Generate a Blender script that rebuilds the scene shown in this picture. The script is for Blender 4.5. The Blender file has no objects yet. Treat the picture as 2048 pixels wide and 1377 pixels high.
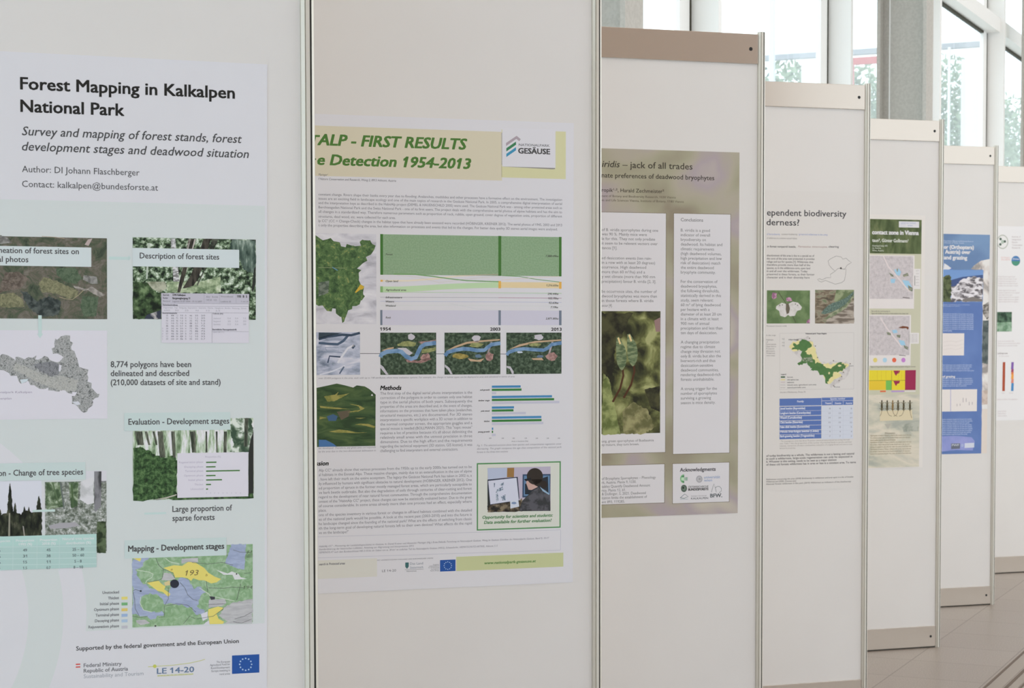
import bpy, math, random
from mathutils import Vector, Matrix
random.seed(7)

# ---------------------------------------------------------------- camera
FPX = 3683.57                       # focal length for a 2048 px wide frame
PITCH, ROLL, EYE = 0.04418, -0.00216, 1.55425
CYS = 118.62                        # principal point below the frame centre (lens shift)
sc = bpy.context.scene
COL = sc.collection
cam_d = bpy.data.cameras.new('camera')
cam_d.sensor_fit = 'HORIZONTAL'
cam_d.sensor_width = 36.0
cam_d.lens = FPX / 2048 * 36.0
cam_d.shift_y = CYS / 2048
cam_d.clip_end = 300
cam = bpy.data.objects.new('camera', cam_d)
COL.objects.link(cam)
sc.camera = cam
_r0 = Vector((1, 0, 0)); _u0 = Vector((0, math.sin(PITCH), math.cos(PITCH)))
_fw = Vector((0, math.cos(PITCH), -math.sin(PITCH)))
_c, _s = math.cos(ROLL), math.sin(ROLL)
_R = _r0 * _c + _u0 * _s
_U = _u0 * _c - _r0 * _s
cm = Matrix((_R, _U, -_fw)).transposed().to_4x4()
cm.translation = (0, 0, EYE)
cam.matrix_world = cm
CAMP = Vector((0, 0, EYE))
cam_d.dof.use_dof = True
cam_d.dof.focus_distance = 4.3
cam_d.dof.aperture_fstop = 16.0

def ray(px, py):
    return (_R * (px - 1024) - _U * (py - 688.5 - CYS) + _fw * FPX).normalized()

def hit(px, py, p0, n):
    d = ray(px, py)
    return CAMP + d * ((p0 - CAMP).dot(n) / d.dot(n))

# ---------------------------------------------------------------- view, world, sun, lights
sc.view_settings.view_transform = 'Standard'
sc.view_settings.look = 'None'
sc.view_settings.exposure = -0.13
sc.view_settings.gamma = 1.0
sc.view_settings.use_curve_mapping = False
sc.cycles.max_bounces = 8
sc.cycles.transparent_max_bounces = 16

w = bpy.data.worlds.new('overcast_sky')
sc.world = w
w.use_nodes = True
bg = w.node_tree.nodes['Background']
bg.inputs[0].default_value = (0.90, 1.0, 1.085, 1)
bg.inputs[1].default_value = 2.6

# building axes: the glazed front runs along F; G points from the glass into the hall
AL = math.radians(25.5)
F = Vector((math.sin(AL), math.cos(AL), 0))
G = Vector((math.cos(AL), -math.sin(AL), 0))
UP = Vector((0, 0, 1))
CF = 3.77
FP0 = Vector((-CF, 0, 0))           # a point of the glass plane at floor level
FP0 = FP0 - F * FP0.dot(F)          # nearest to the camera's own position along F (t = 0)
def room(t, e, z=0.0):
    return FP0 + F * t + G * e + UP * z

def area(name, pos, target, sx, sy, power, color):
    l = bpy.data.lights.new(name, 'AREA')
    l.shape = 'RECTANGLE'; l.size = sx; l.size_y = sy; l.energy = power; l.color = color
    o = bpy.data.objects.new(name, l); COL.objects.link(o)
    o.location = pos
    q = (target - pos).to_track_quat('-Z', 'Y')
    o.rotation_euler = q.to_euler()
    return o
E_BACK = 11.0
H_CEIL = 6.0
L_END = area('end_window_daylight', room(-8.6, 6.2, 1.4), room(0, 6.2, 1.2), 8.0, 2.4, 205, (0.70, 0.92, 1.24))
L_C1 = area('ceiling_luminaire_light', room(3.5, 5.2, H_CEIL - 0.12), room(3.5, 5.2, 0), 3.0, 10.0, 75, (1.0, 0.58, 0.40))
L_C2 = area('ceiling_luminaire_light', room(13.0, 5.2, H_CEIL - 0.12), room(13.0, 5.2, 0), 3.0, 10.0, 150, (1.0, 0.70, 0.54))

# ---------------------------------------------------------------- materials
def lin(c):
    c = c / 255.0
    return c / 12.92 if c <= 0.04045 else ((c + 0.055) / 1.055) ** 2.4
def alb(rgb, k=1.36):
    return tuple(min(0.93, lin(x) * k) for x in rgb) + (1.0,)
_M = {}
def mat(name, rgb, rough=0.6, metal=0.0, spec=0.3, k=1.36):
    key = (name, rgb, rough, metal)
    if key in _M: return _M[key]
    m = bpy.data.materials.new(name); m.use_nodes = True
    b = m.node_tree.nodes['Principled BSDF']
    b.inputs['Base Color'].default_value = alb(rgb, k)
    b.inputs['Roughness'].default_value = rough
    b.inputs['Metallic'].default_value = metal
    b.inputs['Specular IOR Level'].default_value = spec
    _M[key] = m
    return m
def ink(r, g, b):
    return mat('printed_ink', (r, g, b), 0.62, 0, 0.25)
def noisemat(name, ramp, scale, detail=6, dist=0.0, stretch=(1, 1, 1), rough=0.62, rgh=0.55, kind='noise', rotz=0.0, k=1.36, spec=0.25, metal=0.0):
    key = (name, str(ramp), scale, detail, dist, stretch, rotz)
    if key in _M: return _M[key]
    m = bpy.data.materials.new(name); m.use_nodes = True
    nt = m.node_tree; b = nt.nodes['Principled BSDF']
    b.inputs['Roughness'].default_value = rough
    b.inputs['Specular IOR Level'].default_value = spec
    b.inputs['Metallic'].default_value = metal
    tc = nt.nodes.new('ShaderNodeTexCoord'); mp = nt.nodes.new('ShaderNodeMapping')
    mp.inputs['Scale'].default_value = stretch
    mp.inputs['Rotation'].default_value = (0, 0, rotz)
    nt.links.new(tc.outputs['Object'], mp.inputs['Vector'])
    if kind == 'voronoi':
        t = nt.nodes.new('ShaderNodeTexVoronoi'); t.inputs['Scale'].default_value = scale
        out = t.outputs['Color']
    else:
        t = nt.nodes.new('ShaderNodeTexNoise'); t.inputs['Scale'].default_value = scale
        t.inputs['Detail'].default_value = detail; t.inputs['Distortion'].default_value = dist
        t.inputs['Roughness'].default_value = rgh
        out = t.outputs['Fac']
    nt.links.new(mp.outputs['Vector'], t.inputs['Vector'])
    cr = nt.nodes.new('ShaderNodeValToRGB')
    el = cr.color_ramp.elements
    while len(el) < len(ramp): el.new(0.5)
    prn = name.endswith('_print')
    for e, (p, c) in zip(el, ramp):
        if prn:                      # printing ink: tighter tone steps, muted colour
            p = 0.5 + (p - 0.5) * 0.62; y = 0.3 * c[0] + 0.59 * c[1] + 0.11 * c[2]; c = tuple(y + (x - y) * 0.74 for x in c)
        e.position = p; e.color = alb(c, k)
    nt.links.new(out, cr.inputs['Fac'])
    nt.links.new(cr.outputs['Color'], b.inputs['Base Color'])
    _M[key] = m
    return m

ALU = mat('anodised_aluminium', (206, 203, 192), 0.42, 0.35, 0.45, 1.2)
ALU_SHADE = mat('shade_toned_aluminium', (70, 68, 60), 0.5, 0.3, 0.4, 1.0)  # aluminium darkened to carry the shade in the groove and under the rail
RAIL = mat('satin_aluminium_rail', (200, 189, 176), 0.18, 0.42, 0.4, 1.0)
SHEET = noisemat('white_laminate_sheet', [(0.3, (205, 203, 199)), (0.7, (207, 205, 201))], 3.0, 2, rough=0.42, spec=0.35)
BLACK = mat('black_plastic', (22, 22, 20), 0.5, 0, 0.4, 1.0)
PAPER = mat('white_poster_paper', (207, 207, 208), 0.55, 0, 0.3)
PAPER2 = mat('bluish_poster_paper', (206, 206, 209), 0.55, 0, 0.3)
PAPER3 = mat('plain_office_paper', (205, 203, 199), 0.6, 0, 0.25)

# ---------------------------------------------------------------- object helpers
def tag(o, label=None, cat=None, group=None, kind=None):
    if label: o['label'] = label
    if cat: o['category'] = cat
    if group: o['group'] = group
    if kind: o['kind'] = kind
    return o

def link(o, parent=None):
    COL.objects.link(o)
    if parent is not None: o.parent = parent
    return o

class MB:
    """collects faces, builds ONE mesh object"""
    def __init__(s): s.v = []; s.f = []; s.m = []; s.mats = []
    def mi(s, m):
        if m not in s.mats: s.mats.append(m)
        return s.mats.index(m)
    def face(s, pts, m):
        i = len(s.v); s.v += [tuple(p) for p in pts]
        s.f.append(tuple(range(i, i + len(pts)))); s.m.append(s.mi(m))
    def prism(s, ring_a, ring_b, m, caps=True):
        n = len(ring_a); i = len(s.v)
        s.v += [tuple(p) for p in ring_a] + [tuple(p) for p in ring_b]
        k = s.mi(m)
        for j in range(n):
            s.f.append((i + j, i + (j + 1) % n, i + n + (j + 1) % n, i + n + j)); s.m.append(k)
        if caps:
            s.f.append(tuple(range(i + n - 1, i - 1, -1))); s.m.append(k)
            s.f.append(tuple(range(i + n, i + 2 * n))); s.m.append(k)
    def box(s, o, ax, ay, az, m):
        """o corner, three edge vectors"""
        a = [o, o + ax, o + ax + ay, o + ay]
        s.prism(a, [p + az for p in a], m)
    def cyl(s, c, axis, r, length, m, n=16):
        axis = axis.normalized(); x = axis.orthogonal().normalized(); y = axis.cross(x)
        a = [c + x * (r * math.cos(2 * math.pi * i / n)) + y * (r * math.sin(2 * math.pi * i / n)) for i in range(n)]
        s.prism(a, [p + axis * length for p in a], m)
    def build(s, name, parent=None, origin=None):
        me = bpy.data.meshes.new(name)
        v = s.v if origin is None else [tuple(Vector(p) - origin) for p in s.v]
        me.from_pydata(v, [], s.f)
        for m in s.mats: me.materials.append(m)
        me.polygons.foreach_set('material_index', s.m)
        me.update()
        o = bpy.data.objects.new(name, me)
        if origin is not None: o.location = origin
        return link(o, parent)
def fix_normals(o):
    import bmesh
    b = bmesh.new(); b.from_mesh(o.data); bmesh.ops.recalc_face_normals(b, faces=b.faces); b.to_mesh(o.data); b.free()
    return o
def bevel(o, wdt=0.001, seg=2):
    md = o.modifiers.new('bevel', 'BEVEL'); md.width = wdt; md.segments = seg; md.limit_method = 'ANGLE'
    return o

# ---------------------------------------------------------------- the zigzag of exhibition panels
TH = 0.31223
D = Vector((math.cos(TH), math.sin(TH), 0))      # along a panel's face, to the right
N = Vector((math.sin(TH), -math.cos(TH), 0))     # out of the face, towards the viewer
P1 = Vector((-0.37398, 3.46845, 0)); STEP = Vector((0.60238, 1.31253, 0))
LP = STEP.dot(D); DP = -STEP.dot(N)              # panel width, depth of the return
HP = 2.5
def groove(n): return P1 + STEP * (n - 1)        # the dark groove at the right end of panel n
def pole_c(n): return groove(n) - D * 0.0055 - N * 0.0133
def sheet_p(n): return pole_c(n) + N * 0.002     # a point of the sheet's front face
def on_sheet(n, px, py): return hit(px, py, sheet_p(n), N)

def pole_mesh(c, name, parent, height=HP + 0.004):
    """octagonal aluminium upright with a groove at each corner"""
    a = 0.0055; ap = 0.01328
    ring = []; 
    pts = []
    for k in range(8):
        ang = math.radians(45 * k)
        n = N * math.cos(ang) + D * math.sin(ang)
        t = D * math.cos(ang) - N * math.sin(ang)
        gl = 0.0021 if k == 1 else 0.0012; gr = 0.0024 if k == 0 else 0.0012
        pts.append((c + n * ap - t * (a - gl), c + n * ap + t * (a - gr), None))
    mb = MB()
    lo = []; 
    for k in range(8):
        p, q, g = pts[k]
        ang = math.radians(45 * k + 22.5)
        n = N * math.cos(ang) + D * math.sin(ang)
        lo += [p, q, c + n * (ap - 0.0022)]
    hi = [p + UP * height for p in lo]
    i0 = len(lo)
    mb.v += [tuple(p) for p in lo] + [tuple(p) for p in hi]
    ka, kd = mb.mi(ALU), mb.mi(ALU_SHADE)
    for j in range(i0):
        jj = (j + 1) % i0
        mb.f.append((j, jj, i0 + jj, i0 + j)); mb.m.append(kd if j in (1, 2) else ka)  # shade painted into the groove right of the front face only
    mb.f.append(tuple(range(i0))[::-1]); mb.m.append(ka)
    mb.f.append(tuple(range(i0, 2 * i0))); mb.m.append(ka)
    return fix_normals(mb.build(name, parent, c.copy()) if parent is None else _local(mb, name, parent))
def _local(mb, name, parent):
    M = parent.matrix_world.inverted()
    mb.v = [tuple(M @ Vector(p)) for p in mb.v]
    return mb.build(name, parent)

PANEL_LABELS = [
    'white exhibition panel behind the large pale poster with forest pictures',
    'white exhibition panel behind the poster with the green slanted headline',
    'white exhibition panel with brownish top rail behind the moss-coloured poster',
    'white exhibition panel behind the plain paper poster with butterfly and lizard pictures',
    'white exhibition panel with grey foot rail behind the green-headed newt poster',
    'white exhibition panel behind the blue poster with the snowy mountain picture',
    'white exhibition panel behind the white poster with the round seal']
SHOWN_HOLE = {3: (1505, 94), 4: (1723, 190), 5: (1868, 258), 6: (1981, 309)}
for n in range(1, 8):
    pc = pole_c(n)
    root = bpy.data.objects.new('exhibition_panel', None); link(root)
    root.empty_display_size = 0.2
    root.matrix_world = Matrix.Translation(pc)
    bpy.context.view_layer.update()
    tag(root, PANEL_LABELS[n - 1], 'exhibition panel', 'zigzag row of exhibition panels')
    left = pc - D * LP
    zr = 0.0060
    # sheet
    mb = MB(); mb.box(left + D * 0.008 - N * 0.002 + UP * 0.05, D * (LP - 0.016), N * 0.004, UP * (HP - 0.10), SHEET)
    fix_normals(_local(mb, 'sheet', root))
    # side trims that hold the sheet next to the uprights
    # rails
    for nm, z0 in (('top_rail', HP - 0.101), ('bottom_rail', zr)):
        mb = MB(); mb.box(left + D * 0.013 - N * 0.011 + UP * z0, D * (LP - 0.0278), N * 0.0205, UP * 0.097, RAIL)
        if nm == 'bottom_rail': mb.box(left + D * 0.013 - N * 0.008 + UP * 0.0005, D * (LP - 0.0278), N * 0.0155, UP * 0.0055, ALU_SHADE)  # dark strip painted in as the shade of the gap at the floor
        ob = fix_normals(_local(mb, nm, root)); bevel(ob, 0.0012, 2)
        for sx in (0.041, LP - 0.041):
            q = MB(); q.cyl(pc - D * sx + N * 0.0088 + UP * (z0 + 0.048), N, 0.0062, 0.0013, BLACK, 14)
            q.v = [tuple(root.matrix_world.inverted() @ Vector(p)) for p in q.v]; fix_normals(q.build('lock_plug', ob))
    # uprights
    pole_mesh(pc, 'upright', root)
    pole_mesh(left, 'upright', root)
    # the return that runs straight back from the right upright to the next panel
    if n < 7:
        mb = MB()
        mb.box(pc - N * 0.015 - D * 0.002 + UP * 0.05, -N * (DP - 0.030), D * 0.004, UP * (HP - 0.10), SHEET)
        mb.box(pc - N * 0.015 - D * 0.008 + UP * zr, -N * (DP - 0.030), D * 0.016, UP * 0.097, RAIL)
        mb.box(pc - N * 0.015 - D * 0.008 + UP * (HP - 0.101), -N * (DP - 0.030), D * 0.016, UP * 0.097, RAIL)
        fix_normals(_local(mb, 'return_sheet', root))

# ---------------------------------------------------------------- room constants
FLOOR_OFF = (0.25, 0.214); FLOOR_W = (0.41, 0.41); E_STRIP = 1.868; T_WOOD = 3.2

# ---------------------------------------------------------------- printed sheets
_hc = bpy.data.curves.new('measure', 'FONT'); _hc.body = 'H'
_ho = bpy.data.objects.new('measure', _hc); COL.objects.link(_ho)
_hm = bpy.data.meshes.new_from_object(_ho.evaluated_get(bpy.context.evaluated_depsgraph_get()))
CAPR = max(v.co.y for v in _hm.vertices)
bpy.data.meshes.remove(_hm)
_ho.data = _hc
_TC = {}
def glyphs(body, shear):
    """outline of one line of lettering at size 1: verts, faces"""
    key = (body, shear)
    if key in _TC: return _TC[key]
    _hc.body = body; _hc.shear = shear; _hc.resolution_u = 2
    for i, ch in enumerate(body):
        _hc.body_format[i].material_index = 1 if ch == '1' else 0
    if not _hc.materials:
        _hc.materials.append(BLACK); _hc.materials.append(PAPER)
    _ho.update_tag(); bpy.context.view_layer.update()
    me = bpy.data.meshes.new_from_object(_ho.evaluated_get(bpy.context.evaluated_depsgraph_get()))
    vs = [(v.co.x, v.co.y) for v in me.vertices]; fs = [tuple(p.vertices) for p in me.polygons]
    # the plain stroke of the figure 1 gets its little flag
    isl = {}
    ones = [p for p in me.polygons if p.material_index == 1]
    done = []
    for p in ones:
        xs = [vs[i][0] for i in p.vertices]
        done.append((min(xs), max(xs)))
    done.sort(); merged = []
    for a, b in done:
        if merged and a <= merged[-1][1] + 0.02: merged[-1][1] = max(merged[-1][1], b)
        else: merged.append([a, b])
    for a, b in merged:
        top = CAPR * 0.98
        sh = shear * top
        xl = a if not shear else b - 0.11
        i = len(vs)
        vs += [(xl + 0.03, top), (xl - 0.15, top - 0.15), (xl - 0.15, top - 0.25), (xl + 0.03, top - 0.12)]
        fs.append((i, i + 1, i + 2, i + 3))
    bpy.data.meshes.remove(me)
    _TC[key] = (vs, fs)
    return _TC[key]

DZ = 0.00006
class Poster:
    def __init__(s, n, tr, rot, name, label, cat, paper, size=(0.841, 1.189), off=0.0012, group=None):
        s.n = n; s.N = N
        c, k = math.cos(rot), math.sin(rot)
        s.e1 = D * c - UP * k; s.e2 = D * k + UP * c
        base = sheet_p(n) + N * off
        tr3 = hit(tr[0], tr[1], base, N)
        s.w, s.h = size
        s.o = tr3 - s.e1 * (s.w / 2) - s.e2 * (s.h / 2)
        s.p0 = base
        mb = MB(); a, b = s.w / 2, s.h / 2
        ring = [(-a, -b), (a, -b), (a, b), (-a, b)]
        mb.prism([(x, y, -0.0006) for x, y in ring], [(x, y, 0) for x, y in ring], paper)
        o = mb.build(name)
        M = Matrix((s.e1, s.e2, N)).transposed().to_4x4(); M.translation = s.o
        o.matrix_world = M
        tag(o, label, cat, group); s.root = o; fix_normals(o)
    def L(s, px, py):
        q = hit(px, py, s.p0, N) - s.o
        return q.dot(s.e1), q.dot(s.e2)
    def g(s, name, layer=1): return Print(s, name, layer)

RAGGED = ('field', 'wood_print', 'slope', 'gravel', 'rock_', 'shrub', 'conifer', 'bank', 'polygon', 'undergrowth', 'fir_', 'leafy', 'mist', 'spruce', 'green_map', 'blue_map', 'grey_map', 'habitat', 'patch', 'grey_green', 'meadow_streak', 'moss_print', 'grey_region', 'snowy', 'cliff', 'valley', 'hill_', 'desk')
class Print(MB):
    def __init__(s, P, name, layer):
        super().__init__(); s.P = P; s.name = name; s.z = layer * DZ
    def z_(s, k): return s.z + k * DZ
    def clampu(s, u, v):
        a, b = s.P.w / 2, s.P.h / 2
        return max(-a, min(a, u)), max(-b, min(b, v))
    def quad(s, u0, v0, u1, v1, m, k=0):
        u0, v0 = s.clampu(u0, v0); u1, v1 = s.clampu(u1, v1); z = s.z_(k)
        s.face([(u0, v1, z), (u1, v1, z), (u1, v0, z), (u0, v0, z)], m); return s
    def rect(s, x0, y0, x1, y1, m, k=0):
        L = s.P.L
        v1 = L(x0, y0)[1]; v0 = L(x0, y1)[1]; ym = (y0 + y1) / 2
        return s.quad(L(x0, ym)[0], v0, L(x1, ym)[0], v1, m, k)
    def poly(s, pts, m, k=0):
        z = s.z_(k); q = [s.P.L(x, y) for x, y in pts]
        if any(t in m.name for t in RAGGED):          # outlines of vegetation, rock and map regions are uneven
            r = random.Random(len(pts) * 31 + int(pts[0][0]))
            w = max(p[0] for p in q) - min(p[0] for p in q); h = max(p[1] for p in q) - min(p[1] for p in q)
            amp = 0.028 * min(w, h); o = []
            for i in range(len(q)):
                a, b = q[i], q[(i + 1) % len(q)]; n = max(1, min(9, int(math.hypot(b[0] - a[0], b[1] - a[1]) / max(amp * 1.3, 0.0012))))
                for j in range(n):
                    t = j / n; d = amp if j else amp * .4
                    o.append((a[0] + (b[0] - a[0]) * t + r.uniform(-d, d), a[1] + (b[1] - a[1]) * t + r.uniform(-d, d)))
            q = o
        s.face([s.clampu(*p) + (z,) for p in q], m); return s
    def ell(s, cx, cy, rx, ry, m, k=0, n=24, rot=0):
        c, q = math.cos(rot), math.sin(rot); pts = []
        for i in range(n):
            a = 2 * math.pi * i / n; x, y = rx * math.cos(a), ry * math.sin(a)
            pts.append((cx + x * c - y * q, cy + x * q + y * c))
        return s.poly(pts, m, k)
    def line(s, pts, wpx, m, k=0):
        z = s.z_(k); q = [s.P.L(x, y) for x, y in pts]
        L0 = s.P.L(*pts[0]); L1 = s.P.L(pts[0][0], pts[0][1] + 10)
        w = wpx * abs(L1[1] - L0[1]) / 20
        n = len(q); nor = []
        for i in range(n):
            a = q[max(0, i - 1)]; b = q[min(n - 1, i + 1)]
            dx, dy = b[0] - a[0], b[1] - a[1]; l = math.hypot(dx, dy) or 1
            nor.append((-dy / l * w, dx / l * w))
        for i in range(n - 1):
            s.face([(q[i][0] + nor[i][0], q[i][1] + nor[i][1], z), (q[i][0] - nor[i][0], q[i][1] - nor[i][1], z),
                    (q[i + 1][0] - nor[i + 1][0], q[i + 1][1] - nor[i + 1][1], z), (q[i + 1][0] + nor[i + 1][0], q[i + 1][1] + nor[i + 1][1], z)], m)
        return s
    def text(s, body, x0, x1, y, cap, m, bold=0.0, ital=False, k=0, shear=None):
        """one line of lettering: left end x0, right end x1, baseline y at the left end, capital height in px"""
        vs, fs = glyphs(body, 0.22 if ital else 0.0)
        L = s.P.L
        u0, v0 = L(x0, y); u1 = L(x1, y)[0]
        hc = abs(L(x0, y - cap)[1] - v0)
        sy = hc / CAPR
        xa = min(p[0] for p in vs); xb = max(p[0] for p in vs)
        sx = (u1 - u0) / max(1e-6, xb - xa)
        kk = s.mi(m)
        offs = [(0, 0)]
        if bold:
            b = bold * hc
            offs = [(-b, -b * .6), (b, -b * .6), (-b, b * .6), (b, b * .6)]
        for jj, (ox, oy) in enumerate(offs):
            i = len(s.v); z = s.z_(k) + jj * 1.3e-5
            s.v += [(u0 + (x - xa) * sx + ox, v0 + yy * sy + oy, z) for x, yy in vs]
            for f in fs:
                s.f.append(tuple(i + j for j in f)); s.m.append(kk)
        return s
    def para(s, rows, cap, m, bold=0.0, ital=False, k=0):
        for r in rows: s.text(r[0], r[1], r[2], r[3], cap, m, bold, ital, k)
        return s
    def done(s, parent=None, label=None):
        o = MB.build(s, s.name, parent if parent is not None else s.P.root)
        if label: o['label'] = label
        return o

INK = ink(34, 33, 30); INK2 = ink(72, 72, 72); INK3 = ink(105, 106, 110); WHITE = ink(206, 206, 208)

def eu_flag(P, x0, y0, x1, y1, layer, slope=0.0):
    g = P.g('european_flag', layer); g.rect(x0, y0, x1, y1, ink(38, 80, 150)); fl = g.done(label='blue flag with a ring of twelve pale stars')
    st = P.g('star_ring', layer + 1); cx, cy, r = (x0 + x1) / 2, (y0 + y1) / 2 + slope * (x1 - x0) / 2, (y1 - y0) * 0.325
    star = ink(170, 195, 225)
    for i in range(12):
        a = math.pi * 2 * i / 12; sx, sy = cx + r * math.sin(a), cy - r * math.cos(a); pts = []
        for j in range(10):
            rr = (y1 - y0) * (0.058 if j % 2 == 0 else 0.03); b = math.pi * j / 5
            pts.append((sx + rr * math.sin(b), sy - rr * math.cos(b)))
        st.poly(pts, star)
    st.done(fl)

# ---- print textures
AERIAL = noisemat('aerial_photo_print', [(0.25, (52, 62, 50)), (0.42, (74, 88, 62)), (0.52, (96, 92, 74)), (0.62, (112, 104, 92)), (0.8, (128, 128, 108))], 34, 10, 0.8, rgh=0.78)
FOREST = noisemat('forest_photo_print', [(0.34, (20, 30, 20)), (0.46, (58, 82, 52)), (0.56, (118, 148, 104)), (0.70, (205, 216, 198))], 95, 9, 0.0, rgh=0.68)
FERN = noisemat('undergrowth_photo_print', [(0.3, (24, 44, 20)), (0.5, (50, 88, 40)), (0.7, (88, 128, 66))], 120, 8, 0.3, rgh=0.7)
GLADE = noisemat('bright_forest_photo_print', [(0.3, (84, 118, 70)), (0.45, (165, 190, 150)), (0.6, (222, 226, 216))], 34, 8, 0.2, stretch=(2.6, 0.5, 1), rgh=0.65)
MOUNTAINFOREST = noisemat('grey_forest_photo_print', [(0.3, (58, 70, 56)), (0.48, (118, 128, 112)), (0.62, (172, 176, 170)), (0.75, (212, 212, 212))], 110, 9, 0.0, rgh=0.78)
DARKTREES = noisemat('dark_spruce_print', [(0.3, (18, 22, 14)), (0.6, (48, 54, 34)), (0.8, (84, 84, 62))], 70, 7, 0.0, stretch=(1.8, 0.7, 1))
TRUNK = noisemat('tree_trunk_print', [(0.35, (34, 32, 26)), (0.65, (76, 70, 58))], 60, 4, 0, stretch=(3, .5, 1))
MAPNOISE = noisemat('polygon_map_print', [(0.36, (92, 96, 94)), (0.47, (148, 150, 146)), (0.53, (186, 186, 184)), (0.62, (126, 130, 128))], 190, 6, 1.2, rgh=0.75)
GREENMAP = noisemat('habitat_map_print', [(0.3, (44, 74, 42)), (0.5, (70, 108, 52)), (0.63, (92, 130, 66)), (0.72, (164, 154, 66))], 60, 9, 0.5, rgh=0.76)
HILL = noisemat('hillshade_print', [(0.25, (166, 166, 176)), (0.5, (194, 194, 203)), (0.8, (212, 212, 218))], 16, 5, 0.6, rotz=0.6, stretch=(1, 2.2, 1))
BLUEHILL = noisemat('blue_hillshade_print', [(0.2, (104, 120, 146)), (0.42, (152, 164, 188)), (0.6, (178, 186, 206)), (0.8, (204, 206, 218))], 22, 7, 0.6, rotz=0.5, stretch=(1, 2.4, 1))
DKFOREST = noisemat('aerial_forest_print', [(0.3, (38, 56, 40)), (0.5, (56, 78, 54)), (0.7, (84, 106, 80))], 120, 7, 0.2)
MODEL3D = noisemat('terrain_model_print', [(0.3, (40, 66, 34)), (0.5, (54, 84, 42)), (0.72, (74, 100, 48))], 24, 7, 0.8, stretch=(.6, 2.0, 1))
BLURBG = noisemat('blurred_moss_print', [(0.25, (140, 128, 104)), (0.42, (158, 154, 124)), (0.52, (166, 158, 136)), (0.64, (164, 150, 154)), (0.8, (182, 174, 154))], 4.4, 2.5, 0.4, rgh=0.4)
MOSS = noisemat('moss_photo_print', [(0.3, (38, 40, 20)), (0.45, (76, 80, 36)), (0.58, (116, 122, 58)), (0.72, (160, 164, 96))], 14, 4, 0.5, rgh=0.5)
MEADOW = noisemat('meadow_photo_print', [(0.35, (84, 116, 62)), (0.65, (106, 136, 80))], 20, 3, 0.2)
LEAFLIT = noisemat('leaf_litter_print', [(0.3, (84, 76, 58)), (0.48, (124, 108, 84)), (0.6, (146, 136, 112)), (0.75, (104, 124, 82))], 34, 7, 0.5, rotz=0.5, stretch=(.7, 1.8, 1))
LIZSKIN = noisemat('lizard_skin_print', [(0.25, (62, 88, 78)), (0.75, (108, 138, 122))], 200, 6, 0)
CITYMAP = noisemat('street_map_print', [(0.3, (172, 165, 167)), (0.5, (190, 183, 185)), (0.7, (199, 192, 194))], 60, 9, 0.0, rgh=0.8)
GRASSHD = noisemat('green_header_print', [(0.3, (64, 82, 40)), (0.55, (84, 102, 54)), (0.75, (104, 116, 66))], 18, 6, 0.4, stretch=(1.6, .6, 1))
PALELAND = noisemat('pale_landscape_print', [(0.3, (160, 166, 152)), (0.45, (190, 188, 166)), (0.6, (208, 200, 178)), (0.75, (182, 182, 164))], 6, 7, 0.5, stretch=(.6, 1.6, 1))
SNOW = noisemat('snowy_mountain_print', [(0.36, (92, 88, 92)), (0.47, (170, 166, 170)), (0.56, (214, 212, 216))], 24, 8, 0.6, rotz=-0.5, stretch=(1, 1.8, 1))
SNOWSTRIP = noisemat('cliff_strip_print', [(0.36, (150, 144, 138)), (0.5, (206, 198, 190)), (0.62, (220, 214, 208))], 9, 6, 0.5)
BLUEPRT = noisemat('blue_poster_ink', [(0.3, (86, 112, 166)), (0.7, (98, 124, 176))], 5, 3, 0.3)
GREENPIC = noisemat('hedge_photo_print', [(0.35, (34, 62, 44)), (0.65, (76, 116, 84))], 30, 6, 0.2)

def zm(s, ox, oy):
    return lambda pts: [(ox + x / s, oy + y / s) for x, y in pts]

# ================================================================ poster: Forest Mapping
A = Poster(1, (534.5, 129), 0.0085, 'poster', 'large pale grey-green poster with forest pictures, grey polygon map and coloured stages map', 'poster', PAPER2, group='posters on the exhibition panels')
TEAL = ink(186, 205, 201); BLOCK = ink(199, 205, 203); LABEL = ink(190, 204, 201); LIGHTBOX = ink(198, 207, 207)
b = A.g('grey_background', 1)
b.rect(-400, 388, 529.5, 1288.5, BLOCK)
def disc(g, cx, cy, r, m, k):
    q = A.L(cx, cy); rr = A.L(cx + r, cy)[0] - q[0]
    pts = []
    for i in range(120):
        a = 2 * math.pi * i / 120
        pts.append(A.L(0, 0) and g.clampu(q[0] + rr * math.cos(a), q[1] + rr * math.sin(a)) + (g.z_(k),))
    g.face(pts, m)
disc(b, -291, 1245, 464, PAPER2, 1); disc(b, -291, 1245, 418, BLOCK, 2); disc(b, -291, 1245, 348, PAPER2, 3)
b.done(label='pale grey-green printed background with white rings')
t = A.g('title_text', 3)
t.text('Forest Mapping in Kalkalpen', 41, 469, 178.5, 24.0, INK, 0.036)
t.text('National Park', 41.5, 248, 223.5, 24.0, INK, 0.036)
t.done()
t = A.g('subtitle_text', 3)
t.text('Survey and mapping of forest stands, forest', 44, 483.5, 270.5, 17.4, INK2, 0.012, True)
t.text('development stages and deadwood situation', 44, 497.5, 301, 17.4, INK2, 0.012, True)
t.done()
t = A.g('author_text', 3)
t.text('Author: DI Johann Flaschberger', 44, 279, 344.3, 12.6, INK2)
t.text('Contact: kalkalpen@bundesforste.at', 44, 316, 374, 12.6, INK2)
t.done()
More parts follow.
